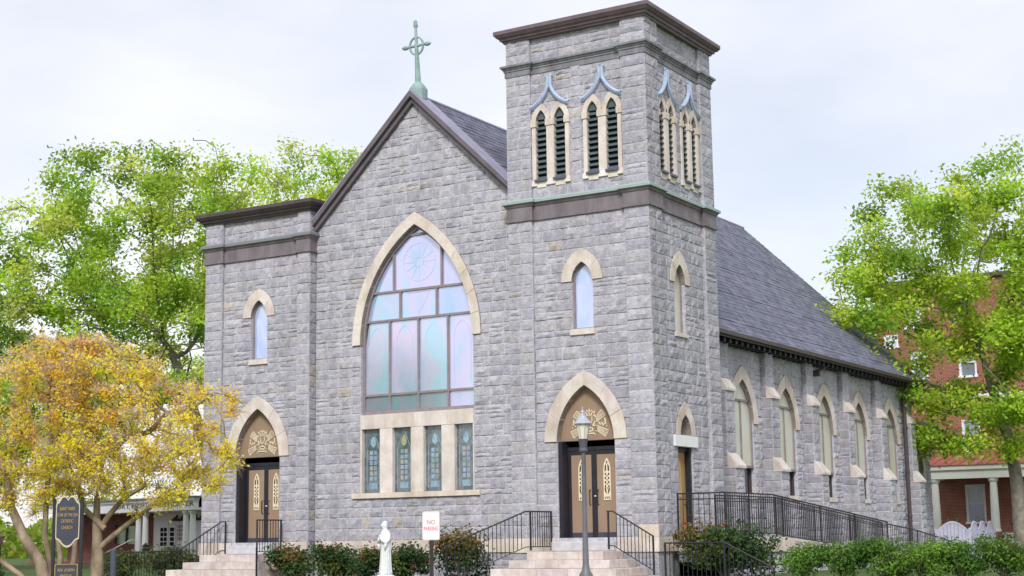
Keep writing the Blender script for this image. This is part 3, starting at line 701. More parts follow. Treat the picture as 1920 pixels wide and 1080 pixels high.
# roof ------------------------------------------------------------------------
mb = MB(); Y0, Y1 = .18, 26.4; XE = -.32; nrow = 40
L = math.hypot(XE-NC, RS*(XE-NC)); cosA = (XE-NC)/L; sinA = RS*(XE-NC)/L
ycols = list(np.linspace(Y0, Y1, 60))
for sg in (1, -1):
    for k in range(nrow):
        s0, s1 = L*k/nrow, L*(k+1)/nrow
        row = []
        for y in ycols:
            j = RNG.normal(0, .006)
            x0, z0 = NC+sg*s0*cosA, 13.98-s0*sinA; x1, z1 = NC+sg*(s1+.02)*cosA, 13.98-(s1+.02)*sinA+.034+j
            row.append((mb.vert((x0, y, z0+.012)), mb.vert((x1, y, z1)), mb.vert((x1, y, z1-.04))))
        for a, b in zip(row, row[1:]): mb.face((a[0], a[1], b[1], b[0])); mb.face((a[1], a[2], b[2], b[1]))
    # deck underneath
    xe = NC+sg*(XE-NC); ze = 13.98-RS*(XE-NC)
    mb.poly([(NC, Y0, 13.85), (xe, Y0, ze-.13), (xe, Y1, ze-.13), (NC, Y1, 13.85)])
def ruv(co, n): return (co.y, abs(co.x-NC)/cosA)
roof = mb.build("roof", SLATE, CH, uvfn=ruv)
mb = MB(); mb.tube([(NC, .1, 14.0), (NC, 26.4, 14.0)], .07, 8); mb.build("ridge_cap", FLASH, roof)
mb = MB()
for sg in (1, -1):
    xe = NC+sg*(XE-NC+.03); ze = 13.98-RS*(XE-NC)
    mb = MB(); mb.box(min(xe, xe-sg*.05), max(xe, xe-sg*.05), 4.7, Y1+.02, ze-.16, ze+.03)
    mb.box(min(xe+sg*.005, xe+sg*.11), max(xe+sg*.005, xe+sg*.11), 4.75, Y1, ze-.10, ze+.025)
    mb.box(min(xe-sg*.06, xe-sg*.6), max(xe-sg*.06, xe-sg*.6), 4.6, Y1-.1, ze-.10, ze-.06)
    mb.build("eaves_gutter", EDGE, roof)
mb = MB(); ze = 13.98-RS*(XE-NC)
y = 4.9
while y < 26.2: mb = MB(); mb.box(-.86, -.40, y, y+.14, ze-.29, ze-.11); mb.build("rafter_end", DOORF, roof); y += .46
# barge boards with flashing on top
mb = MB(); fl = MB()
for sg in (-1, 1):
    for x_e in ((LX1-.02) if sg < 0 else (-TW+.02),):
        fr_ = lambda u, w, z: (u, .36-w, z)
        z1, z2 = 14.06, 14.06-RS*abs(x_e-NC)
        mb.prism([(NC, z1-.17), (NC, z1), (x_e, z2), (x_e, z2-.17)][::sg], -.05, .27, fr_); mb.prism([(NC, z1-.36), (NC, z1-.172), (x_e, z2-.172), (x_e, z2-.36)][::sg], -.05, .16, fr_)
        fl.prism([(NC, z1+.004), (NC, z1+.045), (x_e, z2+.045), (x_e, z2+.004)][::sg], -.55, .28, fr_)
mb.build("barge_board", BARGE, roof); fl.build("verge_flashing", FLASH, roof)
# cross on the gable
mb = MB(); cx, cyy = NC, .55
mb.lathe((cx, cyy, 13.85), [(.30, 0), (.30, .34), (.27, .40), (.18, .52), (.10, .60)], 12)
def cr(u, z, w=0): return (cx+u-.045*(z-14.4), cyy+w, z)
mb.tube([cr(0, 14.38), cr(0, 15.3)], [.10, .07], 8); mb.tube([cr(0, 15.3), cr(0, 16.30)], [.07, .042], 8)
mb.tube([cr(0, 16.24), cr(0, 16.33), cr(0, 16.40), cr(0, 16.48), cr(0, 16.53)], [.045, .08, .065, .06, .02], 8)
for sg in (-1, 1):
    mb.tube([cr(sg*.04, 15.66), cr(sg*.30, 15.66), cr(sg*.40, 15.66), cr(sg*.47, 15.66), cr(sg*.56, 15.66)], [.055, .042, .08, .075, .02], 8)
mb.tube([cr(.255*math.cos(2*math.pi*k/24), 15.66+.29*math.sin(2*math.pi*k/24)) for k in range(25)], .036, 6, caps=False)
mb.build("cross", mat("patinated_cross", (.24, .37, .35), .65, .2, 5, hue=(.33, .45, .43)), roof)

# nave side -------------------------------------------------------------------
WX = -.9; SN = frame(WX, 0, 0, 1); WC = [8.2, 11.95, 15.7, 19.45, 23.2]; ZE = 13.98-RS*(XE-NC)-.14
mb = MB(); mb.cur = MORTAR
hs = [hole(c, .86, 1.42, 3.7, 5.12) for c in WC]
mb.slab([(4.5, ZB), (26, ZB), (26, 6.75), (4.5, 6.75)], hs, -.45, 0, SN)
dd = [in_arch(c, 1.03, 3.7, 5.33) for c in WC]
ashlar(mb, SN, 4.55, 26, ZB, 6.72, [(c-.86, c+.86, 1.42, 3.7) for c in WC]+[(c-.9, c+.9, 1.25, 1.42) for c in WC], lambda u, z: any(d(u, z) for d in dd), ch=(.24, .36), cuts=(1.25, 1.42, 3.7), tan=.15, relief=.035, dark=1.14)
mb.cur = (1, 1, 1)
mb.poly([(-15.6, 25.9, ZB), (WX, 25.9, ZB), (WX, 25.9, 6.7), (NC, 25.9, 13.8), (-15.6, 25.9, 6.7)])
mb.box(-15.6, -15.2, 4.2, 25.9, ZB, 6.7)
mb.build("nave_side_wall", STONE, CH)
mb = MB(); ashlar(mb, frame(WX, 26), 0, .01, 0, 1)  # closing strip at the rear corner
for c in WC:
    fm = MB(); rec = -.07; a = .86; t = .06
    A = [(c+a, 2.3)]+arch(c, a, 3.7, 5.12, 10)+[(c-a, 2.3)]; B = [(c+a-t, 2.3)]+arch(c, a-t, 3.7, 5.12-t*1.6, 10)+[(c-a+t, 2.3)]
    fm.strip(A, B, rec-.06, rec+.03, SN); fm.box(c-a, c+a, rec-.05, rec+.03, 4.40, 4.47, SN); fm.box(c-a, c+a, -.3, rec+.04, 2.26, 2.34, SN); fm.box(c-.03, c+.03, rec-.04, rec+.02, 2.34, 4.40, SN)
    w = fm.build("nave_window", BAR, CH)
    g = MB(); g.prism([(c-a, 2.34), (c+a, 2.34)]+arch(c, a, 3.7, 5.11, 10), rec-.05, rec-.02, SN); g.build("cream_pane", CREAM, w)
    g = MB(); g.box(c-a, c+a, -.24, -.18, 1.42, 2.26, SN); g.build("lower_pane", glassmat("dark_pane", [(.015, .013, .016), (.05, .045, .05)], 3, .12, .1), w)
    for q in (-.86, -.02, .78): g = MB(); g.box(c+q, c+q+.08, -.22, -.12, 1.43, 2.255, SN); g.build("lower_frame", BROWNF, w)
    tm = MB(); voussoirs(tm, SN, c, .855, 3.7, 5.115, 1.2, 5.56, -.25, .06, 3); tm.build("arch_trim", TRIM, w, bevel=.008)
    s = MB(); s.box(c-.9, c+.9, -.3, .06, 1.26, 1.42, SN); s.build("sill", WHITE if False else TRIM, w, bevel=.006)

def buttress(y0, y1, k):
    mb = MB(); mb.cur = MORTAR
    x1, x2, x3 = -.68, -.52, -.27
    for xf, z0, z1 in ((x3, ZB, 2.22), (x2, 2.22, 4.64), (x1, 4.64, 6.3)):
        mb.box(WX-.05, xf, y0, y1, z0, z1)
        ashlar(mb, frame(0, y0), WX, xf, z0, z1, ch=(.28, .38), ln=(.3, .6), relief=.03, split=.05, dark=.85, tan=0)  # front-turned face: shade put into a darker stone tone
        ashlar(mb, frame(xf, 0, 0, 1), y0, y1, z0, z1, ch=(.28, .38), ln=(.3, .62), relief=.03, split=.05, dark=1.02)
        ashlar(mb, frame(0, y1, -1, 0), -xf, -WX, z0, z1, ch=(.28, .38), ln=(.3, .6), relief=.03, split=.05)
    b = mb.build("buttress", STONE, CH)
    for xin_, xo, zt, zl in ((x1, x2+.07, 5.03, 4.70), (x2, x3+.07, 2.68, 2.28)):
        P = [(xin_-.02, zl-.12), (xo, zl-.12), (xo, zl-.04), (xin_-.02, zt)]
        c = MB(); c.cur = (.94, .95, .98); c.prism(P, -(y1+.03), -(y0-.03), lambda u, d, z: (u, -d, z))
        c.build("weathering", TRIM, b, bevel=.006)
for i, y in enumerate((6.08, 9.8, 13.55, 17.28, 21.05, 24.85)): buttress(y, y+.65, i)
mb = MB(); mb.tube([(-.36, 24.66, ZE+.0), (-.40, 24.66, ZE-.12), (-.62, 24.66, ZE-.32), (-.70, 24.66, ZE-.5), (-.70, 24.66, 2), (-.70, 24.66, ZB)], .085, 8)
for z in (.8, 2.6, 4.4): mb.tube([(-.70, 24.66, z-.05), (-.70, 24.66, z+.05)], .11, 8)
mb.build("downspout", BROWNF, CH)
mb = MB(); mb.tube([(-.88, 14.55, ZE-.38), (-.35, 14.55, ZE-.24)], .05, 6); mb.box(-.9, -.55, 14.48, 14.62, ZE-.52, ZE-.36); mb.build("eaves_floodlight", EDGE, CH)
# low apse behind
mb = MB(); mb.cur = (1, 1, 1)
AX = -1.15; SA = frame(AX, 0, 0, 1); AC = 27.9
mb.slab([(26.02, ZB), (29.4, ZB), (29.4, 4.7), (26.02, 4.7)], [hole(AC, .36, 1.6, 2.7, 3.4)], -.4, 0, SA)
ad = in_arch(AC, .5, 2.7, 3.6); ashlar(mb, SA, 26.0, 29.4, ZB, 4.7, [(AC-.36, AC+.36, 1.6, 2.7)], ad, cuts=(1.6, 2.7), tan=.1)
mb.cur = (1, 1, 1); mb.box(-9, AX-.4, 29.0, 29.4, ZB, 4.7)
mb.build("apse_wall", STONE, CH)
tm = MB(); voussoirs(tm, SA, AC, .355, 2.7, 3.4, .62, 3.72, -.2, .05, 2); tm.build("apse_arch_trim", TRIM, CH)
g = MB(); g.prism([(AC-.36, 1.6), (AC+.36, 1.6)]+arch(AC, .36, 2.7, 3.4, 6), -.3, -.22, SA); g.build("apse_window", SGLASS, CH)
mb = MB(); mb.poly([(AX+.45, 25.95, 4.72), (AX+.45, 29.8, 4.72), (-5, 29.0, 6.2), (-5, 25.95, 6.2)]); mb.poly([(AX+.45, 29.8, 4.72), (-9, 29.8, 4.72), (-5, 29.0, 6.2)])
mb.poly([(AX+.45, 25.95, 4.72), (AX+.45, 29.8, 4.72), (AX+.45, 29.8, 4.55), (AX+.45, 25.95, 4.55)]); mb.poly([(AX+.45, 25.95, 4.55), (AX+.45, 29.8, 4.55), (AX-.2, 29.8, 4.55), (AX-.2, 25.95, 4.55)])
mb.build("apse_roof", SLATE, CH, uvfn=lambda co, n: (co.y, co.x))

# ------------------------------------------------------------------ steps
def steps(dc, label):
    t = thing("entrance_steps", label, "steps", (dc, 0, 0))
    z = -.27; hw = [1.19, 1.57, 1.95, 2.33]; yy = [1.25, 1.6, 1.95, 2.3]
    for k in range(4):
        mb = MB(); z1 = z-.22*k; n = 3+k; xs2 = [-hw[k]+2*hw[k]*i/n+(random.uniform(-.1, .1) if 0 < i < n else 0) for i in range(n+1)]
        for a, b in zip(xs2, xs2[1:]):
            q = random.uniform(.93, 1.05); mb.cur = (q, q*random.uniform(.96, 1.), q*random.uniform(.94, 1.))
            mb.box(a+.003, b-.003, -yy[k], -.06, z1-.22 if k < 3 else -1.15, z1-.002*k)
        mb.build("step", STEP, t, bevel=.012)
    return t
steps(DC, "pinkish granite steps up to the bell tower door, behind the lamp post")
steps(LDC, "pinkish granite steps up to the left door, beside the yellow tree")

# ------------------------------------------------------------------ railings
def railing(name, label, runs, posts, h=1.0, sp=.125, group=None, mid=False):
    """runs: polylines of the rail top; each baluster hangs to h below it"""
    t = thing(name, label, "railing", runs[0][0])
    O = Vector(runs[0][0]); cnt = 0
    for rn in runs:
        P = [Vector(p)-O for p in rn]
        mb = MB(); mb.tube(P, .022, 6); mb.build("handrail", BLACK, t)
        mb = MB(); mb.tube([p-Vector((0, 0, h-.08)) for p in P], .014, 5); mb.build("bottom_rail", BLACK, t)
        if mid: mb = MB(); mb.tube([p-Vector((0, 0, .16)) for p in P], .014, 5); mb.build("middle_rail", BLACK, t)
        for a, b in zip(P, P[1:]):
            Lh = (b-a).length; n = max(1, int(Lh/sp))
            for i in range(1, n):
                if cnt >= 99: break
                c = a+(b-a)*i/n; m = MB(); m.box(c.x-.008, c.x+.008, c.y-.008, c.y+.008, c.z-h+.08, c.z); m.build("baluster", BLACK, t); cnt += 1
    for p in posts:
        q = Vector(p)-O; m = MB(); m.box(q.x-.021, q.x+.021, q.y-.021, q.y+.021, q.z-h-.02, q.z+.01); m.build("post", BLACK, t)
    return t
railing("stair_railing", "black iron railing splaying left from the bell tower steps, over the rose bush", [[(-3.32, -.06, .84), (-3.32, -1.2, .84), (-3.42, -1.30, .84), (-4.99, -2.89, -.07)]], [(-3.32, -.06, .84), (-3.32, -1.2, .84), (-4.99, -2.89, -.07)], 1.05)
railing("stair_railing", "short black iron railing sloping right from the bell tower door past the corner pier", [[(-1.16, -.75, .80), (-.98, -.75, .80), (.22, -.75, .12)]], [(-1.12, -.75, .80), (.22, -.75, .12)], 1.0)
railing("garden_railing", "low black iron railing in front of the large rose bush at the tower corner", [[(.66, -.95, -.07), (2.36, -.95, -.07), (3.7, -.95, -.73)]], [(.66, -.95, -.07), (2.36, -.95, -.07), (3.7, -.95, -.73)], .95)
railing("stair_railing", "black iron railing descending left from the left door towards the brick theatre", [[(-15.52, -.06, .78), (-15.7, -.06, .78), (-16.6, -1.05, -.12), (-19.0, -1.05, -.16), (-20.4, -1.05, -.85)]], [(-15.52, -.06, .78), (-16.6, -1.05, -.12), (-20.4, -1.05, -.85)], 1.0)
railing("stair_railing", "black iron railing on the right of the left door steps, seen nearly edge-on", [[(-13.2, -.06, .79), (-13.2, -1.2, .79), (-12.2, -2.36, -.05)]], [(-13.2, -.06, .79), (-13.2, -1.2, .79), (-12.2, -2.36, -.05)], 1.05)
# ramp
t = thing("access_ramp", "sandstone capped access ramp along the nave side, hedge in front", "ramp", (.8, 3, 0))
def rz_(y): return .04 if y < 5 else max(-.95, .04-(y-5)*.058)
mb = MB(); 
for a, b in ((1.0, 3.2), (3.2, 5.0), (5.0, 8.0), (8.0, 11), (11, 14.8), (14.8, 18), (18, 22)):
    k = random.uniform(.93, 1.05); mb.cur = (k, k*.97, k*.93)
    P = [(.1, a, rz_(a)), (1.62, a, rz_(a)), (1.62, b, rz_(b)), (.1, b, rz_(b))]
    i = [mb.vert((x-.8, y-3, z-.42)) for x, y, z in P]+[mb.vert((x-.8, y-3, z-.002)) for x, y, z in P]
    for q in ((0, 3, 2, 1), (4, 5, 6, 7), (0, 1, 5, 4), (1, 2, 6, 5), (2, 3, 7, 6), (3, 0, 4, 7)): mb.face([i[z] for z in q])
mb.build("ramp_cap", TRIM, t, bevel=.01)
mb = MB(); mb.cur = MORTAR; mb.box(.12-.8, 1.55-.8, -1.95, 11.8, ZB, -.60); mb.box(.12-.8, 1.55-.8, -1.95, 5., ZB, -.4)
ashlar(mb, frame(1.55-.8, -3, 0, 1), 1.05, 14.8, ZB, -.40, dead=lambda u, z: z > rz_(u)-.45, ch=(.3, .36), tan=0)
mb.build("ramp_wall", STONE, t)
railing("ramp_railing", "black iron railing on the outer edge of the access ramp", [[(.12, 1.05, 1.27), (1.55, 1.05, 1.27), (1.55, 2.7, 1.27), (1.55, 4.4, 1.27), (1.55, 14.8, .50)]], [(.12, 1.05, 1.27), (1.55, 1.05, 1.27), (1.55, 2.7, 1.27), (1.55, 5.2, 1.2), (1.55, 8.3, .97), (1.55, 11.5, .74), (1.55, 14.8, .5)], 1.2, .155, mid=True)
railing("ramp_railing", "black iron railing on the inner edge of the access ramp, against the buttresses", [[(.2, 3.4, 1.27), (.2, 8.0, 1.27), (.2, 18.3, .50)]], [(.2, 3.4, 1.27), (.2, 8., 1.27), (.2, 11.4, 1.02), (.2, 14.8, .76), (.2, 18.3, .5)], 1.2, .155, mid=True)
railing("ramp_railing", "low black iron railing continuing down past the downspout at the nave's rear", [[(1.55, 14.95, .42), (1.55, 18.2, .2), (1.55, 24., -.40)]], [(1.55, 18.2, .2), (1.55, 24, -.4)], .9, .2)

# ------------------------------------------------------------------ lamp post
t = thing("street_lamp", "tall grey lamp post with frosted lantern before the bell tower door", "street lamp", (1.46, -6.73, -1.0))
mb = MB(); mb.lathe((0, 0, 0), [(.16, 0), (.16, .25), (.10, .35), (.075, .5), (.056, 1.5), (.05, 3.05), (.054, 3.06)], 16); mb.build("pole", POST, t, smooth=True)
mb = MB(); mb.lathe((0, 0, 3.05), [(.06, 0), (.095, .02), (.10, .06), (.085, .10), (.105, .28), (.115, .31), (.06, .32)], 16); mb.build("collar", mat("dark_collar", (.10, .10, .12), .5, .1, 4), t)
mb = MB(); mb.lathe((0, 0, 3.36), [(.095, 0), (.17, .345), (.16, .35)], 8); mb.build("lantern_glass", LAMPG, t)
mb = MB()
for k in range(8):
    q = 2*math.pi*k/8; mb.tube([(.098*math.cos(q), .098*math.sin(q), 3.36), (.174*math.cos(q), .174*math.sin(q), 3.71)], .0035, 4)
mb.build("lantern_bars", POST, t)
mb = MB(); mb.lathe((0, 0, 3.70), [(.20, 0), (.225, .015), (.21, .04), (.13, .12), (.10, .17), (.085, .20), (.05, .22), (.045, .26), (.06, .28), (.045, .31), (.015, .33), (.012, .40), (.002, .42)], 16); mb.build("lamp_cap", mat("pale_metal_cap", (.50, .52, .60), .25, .1, 4, spec=.6, metal=.5), t)

# ------------------------------------------------------------------ statue
def statue():
    t = thing("statue", "white marble statue of a veiled robed woman on a round base among the roses", "statue", (-6.37, -3.8, -1.0))
    rz = R(28)
    mb = MB(); n = 40
    def ring(z, rx, ry, ox, oy, fold, fr_=9, ph=0):
        out = []
        for k in range(n):
            q = 2*math.pi*k/n; f = 1+fold*math.cos(fr_*q+ph+2*math.sin(3*q)); out.append(mb.vert((ox+rx*f*math.cos(q), oy+ry*f*math.sin(q), z)))
        return out
    secs = [(.18, .185, .165, 0, 0, .16), (.24, .185, .16, 0, .0, .17), (.45, .165, .145, .0, 0, .15), (.7, .155, .135, .005, 0, .12), (.9, .155, .13, .01, 0, .08), (1.02, .165, .13, .01, 0, .04), (1.15, .175, .135, .005, -.01, .035), (1.27, .17, .125, 0, -.01, .03), (1.34, .135, .105, 0, -.012, .02), (1.38, .085, .08, 0, -.02, .02), (1.41, .072, .075, 0, -.028, .01), (1.45, .080, .086, 0, -.033, .01), (1.52, .084, .092, 0, -.035, .01), (1.57, .074, .082, 0, -.03, .01), (1.61, .05, .055, 0, -.022, .01), (1.63, .012, .015, 0, -.02, 0)]
    secs = [(z, *s) for z, *s in secs]
    rg = [ring(*s) for s in secs]
    for A, B in zip(rg, rg[1:]):
        for k in range(n): mb.face((A[k], A[(k+1) % n], B[(k+1) % n], B[k]))
    mb.face(rg[0][::-1]); mb.face(rg[-1])
    # arms meeting in prayer, hanging sleeves, face
    for s in (-1, 1):
        mb.tube([(s*.14, -.0, 1.28), (s*.185, -.03, 1.14), (s*.17, -.10, 1.04), (s*.09, -.165, 1.10), (s*.015, -.195, 1.18)], [.05, .06, .055, .045, .03], 10)
        mb.tube([(s*.165, -.09, 1.05), (s*.15, -.12, .95), (s*.13, -.12, .84)], [.05, .045, .01], 8)
        for k in range(4): mb.tube([(s*.012, -.198+.012*k, 1.17), (s*.010, -.205+.012*k, 1.22), (s*.006, -.206+.012*k, 1.26-.006*abs(k-1.5))], [.009, .008, .004], 6)
        mb.tube([(s*.02, -.18, 1.18), (s*.018, -.16, 1.215)], [.009, .006], 6)
    mb.tube([(0, -.05, 1.43), (0, -.078, 1.44), (0, -.084, 1.47), (0, -.086, 1.50), (0, -.08, 1.54), (0, -.06, 1.575)], [.03, .036, .046, .050, .044, .02], 12)
    mb.tube([(0, -.130, 1.515), (0, -.143, 1.488), (0, -.130, 1.480)], [.005, .009, .004], 6)
    mb.v = [tuple(Matrix.Rotation(-.32, 3, 'Z') @ Vector(p)) for p in mb.v]
    mb.build("figure", MARBLE, t, smooth=True)
    b = MB(); b.lathe((0, 0, -.02), [(.30, 0), (.30, .10), (.27, .12), (.25, .17), (.20, .205)], 20); b.build("pedestal", MARBLE, t)
statue()

# ------------------------------------------------------------------ signs
t = thing("no_parking_sign", "white sign with red lettering reading no parking, on a dark post", "sign", (3.36, -15.72, gz(3, -15.7)))
a = .46; fr = lambda u, w, z: (u*math.cos(a)+w*math.sin(a), u*math.sin(a)-w*math.cos(a), z-gz(3, -15.7))
hw, z0, z1, rr = .152, .09, .585, .03
pl = [(hw-rr+rr*math.cos(q), z1-rr+rr*math.sin(q)) for q in np.linspace(0, math.pi/2, 5)]+[(-hw+rr-rr*math.sin(q), z1-rr+rr*math.cos(q)) for q in np.linspace(0, math.pi/2, 5)]+[(-hw+rr-rr*math.cos(q), z0+rr-rr*math.sin(q)) for q in np.linspace(0, math.pi/2, 5)]+[(hw-rr+rr*math.sin(q), z0+rr-rr*math.cos(q)) for q in np.linspace(0, math.pi/2, 5)]
mb = MB(); mb.prism(pl, .032, .037, fr); mb.build("sign_plate", SIGNW, t)
mb = MB(); ip = [(u*.93, (z-.3375)*.95+.3375) for u, z in pl]; op = [(u*.955, (z-.3375)*.965+.3375) for u, z in pl]; mb.strip(ip+ip[:1], op+op[:1], .036, .039, fr); mb.build("sign_border", mat("pale_red_line", (.66, .35, .42), .5, .05, 5), t)
put_text("lettering", "NO", .105, fr, 0, .038, .395, SIGNR, t, width=.135, depth=.003); put_text("lettering", "PARKING", .095, fr, 0, .038, .285, SIGNR, t, width=.245, depth=.003)
mb = MB(); mb.box(-.032, .032, -.03, .03, -1.1, .16, fr)
for k in range(8): mb.box(-.034, .034, -.012, .012, -.9+.12*k, -.87+.12*k, fr)
mb.build("post", mat("dark_brown_post", (.035, .03, .028), .6, .2, 8), t)

t = thing("church_sign", "slate blue scrolled church sign with gold lettering between two black posts", "sign", (-6.65, -14.85, -1.05))
a = .50; fr = lambda u, w, z: (u*math.cos(a)+w*math.sin(a), u*math.sin(a)-w*math.cos(a), z+1.05)
def sign_out(k=1.):
    half = [(0, .06), (.05, .075), (.10, .11), (.145, .17), (.19, .215), (.245, .235), (.25, .30), (.252, .6), (.252, .93), (.235, .985), (.20, 1.0), (.17, 1.05), (.13, 1.115), (.09, 1.13), (.05, 1.12), (.02, 1.085), (0, 1.045)]
    o = half+[(-u, z) for u, z in half[-2:0:-1]]
    return [(u*k, (z-.6)*k+.6) for u, z in o]
mb = MB(); mb.prism(sign_out(.97), -.015, .02, fr); mb.build("sign_board", SIGNB, t)
mb = MB(); A, B = sign_out(1.03), sign_out(.955); mb.strip(A+A[:1], B+B[:1], -.01, .03, fr); mb.build("gilt_border", mat("pale_gilt", (.56, .50, .34), .5, .1, 8), t)
for tx, z, wd, sz in (("SAINT MARY", .86, .33, .105), ("STAR OF THE SEA", .73, .45, .095), ("CATHOLIC", .60, .26, .10), ("CHURCH", .465, .23, .10)):
    put_text("lettering", tx, sz, fr, -.01, .026, z, GOLD, t, width=wd, depth=.006)
mb = MB(); P = [(-.235, -.75), (.235, -.75), (.235, -.33), (.215, -.31), (-.215, -.31), (-.235, -.33)]; mb.prism(P, -.015, .02, fr); mb.build("lower_board", SIGNB, t)
mb = MB(); P2 = [(u*1.06, (z+.53)*1.05-.53) for u, z in P]; mb.strip(P2+P2[:1], P+P[:1], -.01, .03, fr); mb.build("gilt_border", GOLD, t)
put_text("lettering", "REV. JOSEPH", .085, fr, 0, .026, -.43, GOLD, t, width=.36, depth=.006); put_text("lettering", "PASTOR", .085, fr, 0, .026, -.55, GOLD, t, width=.25, depth=.006)
for s, zt in ((-1, 1.06), (1, 1.09)):
    mb = MB(); mb.box(s*.30-.032, s*.30+.032, -.032, .032, -1.05, zt, fr); mb.prism([(s*.30-.04, zt), (s*.30+.04, zt), (s*.30, zt+.03)], -.04, .04, fr); mb.build("post", BLACK, t, bevel=.004)

# ------------------------------------------------------------------ foliage
def leaf_object(name, C, Nn, sz, colr, m=LEAF, parent=None, aspect=.55, fold=.25):
    C = np.asarray(C, np.float32); n = len(C); Nn = Nn/np.linalg.norm(Nn, axis=1, keepdims=True)
    rv = RNG.normal(size=(n, 3)); u = np.cross(Nn, rv); u /= np.linalg.norm(u, axis=1, keepdims=True)+1e-9; v = np.cross(Nn, u)
    s = np.asarray(sz).reshape(-1, 1)*np.ones((n, 1))
    V = np.stack([C-u*s, C+v*s*aspect+Nn*s*fold, C+u*s, C-v*s*aspect+Nn*s*fold], 1).reshape(-1, 3).astype(np.float32)
    me = bpy.data.meshes.new(name); me.vertices.add(4*n); me.vertices.foreach_set('co', V.ravel())
    me.loops.add(6*n); b = np.arange(n, dtype=np.int32)*4
    me.loops.foreach_set('vertex_index', np.stack([b, b+1, b+2, b, b+2, b+3], 1).ravel())
    me.polygons.add(2*n); me.polygons.foreach_set('loop_start', np.arange(2*n, dtype=np.int32)*3)
    at = me.attributes.new('tint', 'FLOAT_COLOR', 'POINT')
    cc = np.hstack([np.repeat(np.asarray(colr, np.float32), 4, 0), np.ones((4*n, 1), np.float32)]); at.data.foreach_set('color', cc.ravel().astype(np.float32))
    me.materials.append(m); me.update(calc_edges=True); me.validate()
    o = bpy.data.objects.new(name, me); COL.objects.link(o)
    if parent: o.parent = parent
    return o
def grow(starts, A, step=.5, di=4., dk=.9, iters=120, jit=.15, up=0.):
    """space colonisation: starts = polylines (first is the root chain), A = attractor points"""
    P = []; par = []
    for line, attach in starts:
        prev = attach
        for p in line: P.append(np.array(p, float)); par.append(prev); prev = len(P)-1
    A = np.array(A, float); Pn = np.array(P); d = np.linalg.norm(A[:, None]-Pn[None], axis=2); near = d.argmin(1); nd = d.min(1)
    for it in range(iters):
        if len(A) == 0: break
        act = nd < di
        if not act.any(): act = nd < nd.min()+.5
        acc = {}
        for i in np.where(act)[0]:
            q = near[i]; acc.setdefault(q, []).append(i)
        new = []
        for q, lst in acc.items():
            dr = (A[lst]-P[q]); dr /= np.linalg.norm(dr, axis=1, keepdims=True)+1e-9; v = dr.sum(0)+RNG.normal(size=3)*jit; v[2] += up; v /= np.linalg.norm(v)+1e-9
            np_ = P[q]+v*step; P.append(np_); par.append(q); new.append(np_)
        if len(P) > 5000: break
        Nw = np.array(new); d = np.linalg.norm(A[:, None]-Nw[None], axis=2); dm = d.min(1); ix = d.argmin(1)+len(P)-len(new)
        b = dm < nd; near[b] = ix[b]; nd[b] = dm[b]
        keep = nd > dk; A = A[keep]; near = near[keep]; nd = nd[keep]
    return np.array(P), par
def radii(P, par, tip=.015, ex=2.15, rmax=.5):
    n = len(P); acc = np.zeros(n)
    for i in range(n-1, -1, -1):
        if acc[i] == 0: acc[i] = tip**ex
        if par[i] is not None and par[i] >= 0: acc[par[i]] += acc[i]
    return np.minimum(acc**(1/ex), rmax)
def limbs(P, par, rad, n=6):
    mb = MB(); ring = {}
    kids = {}
    for i, p in enumerate(par): kids.setdefault(p, []).append(i)
    def mk(i, d):
        d = Vector(d).normalized(); ref = Vector((0, 0, 1)) if abs(d.z) < .85 else Vector((1, 0, 0)); a = ref.cross(d).normalized(); b = d.cross(a)
        k = n if rad[i] > .05 else 4
        return [mb.vert(Vector(P[i])+rad[i]*(math.cos(2*math.pi*q/k)*a+math.sin(2*math.pi*q/k)*b)) for q in range(k)]
    for i, p in enumerate(par):
        if p is None or p < 0: continue
        d = P[i]-P[p]
        if np.linalg.norm(d) < 1e-6: continue
        k = n if rad[i] > .05 else 4
        rp = float(min(rad[p], rad[i]*1.35)); a = Vector(d.tolist()).normalized(); ref = Vector((0, 0, 1)) if abs(a.z) < .85 else Vector((1, 0, 0)); u = ref.cross(a).normalized(); v = a.cross(u)
        A = [mb.vert(Vector(P[p].tolist())-a*rp*.3+rp*(math.cos(2*math.pi*q/k)*u+math.sin(2*math.pi*q/k)*v)) for q in range(k)]
        B = [mb.vert(Vector(P[i].tolist())+float(rad[i])*(math.cos(2*math.pi*q/k)*u+math.sin(2*math.pi*q/k)*v)) for q in range(k)]
        for q in range(k): mb.face((A[q], A[(q+1) % k], B[(q+1) % k], B[q]))
    return mb
def ell(c, r, n, shell=.0):
    v = RNG.normal(size=(n, 3)); v /= np.linalg.norm(v, axis=1, keepdims=True); q = RNG.random((n, 1))**(1/3); q = shell+(1-shell)*q
    return np.array(c)+v*q*np.array(r)
GREENS = np.array([(.52, .72, .07), (.40, .63, .06), (.64, .78, .10), (.26, .48, .05), (.70, .78, .18), (.48, .70, .06)])
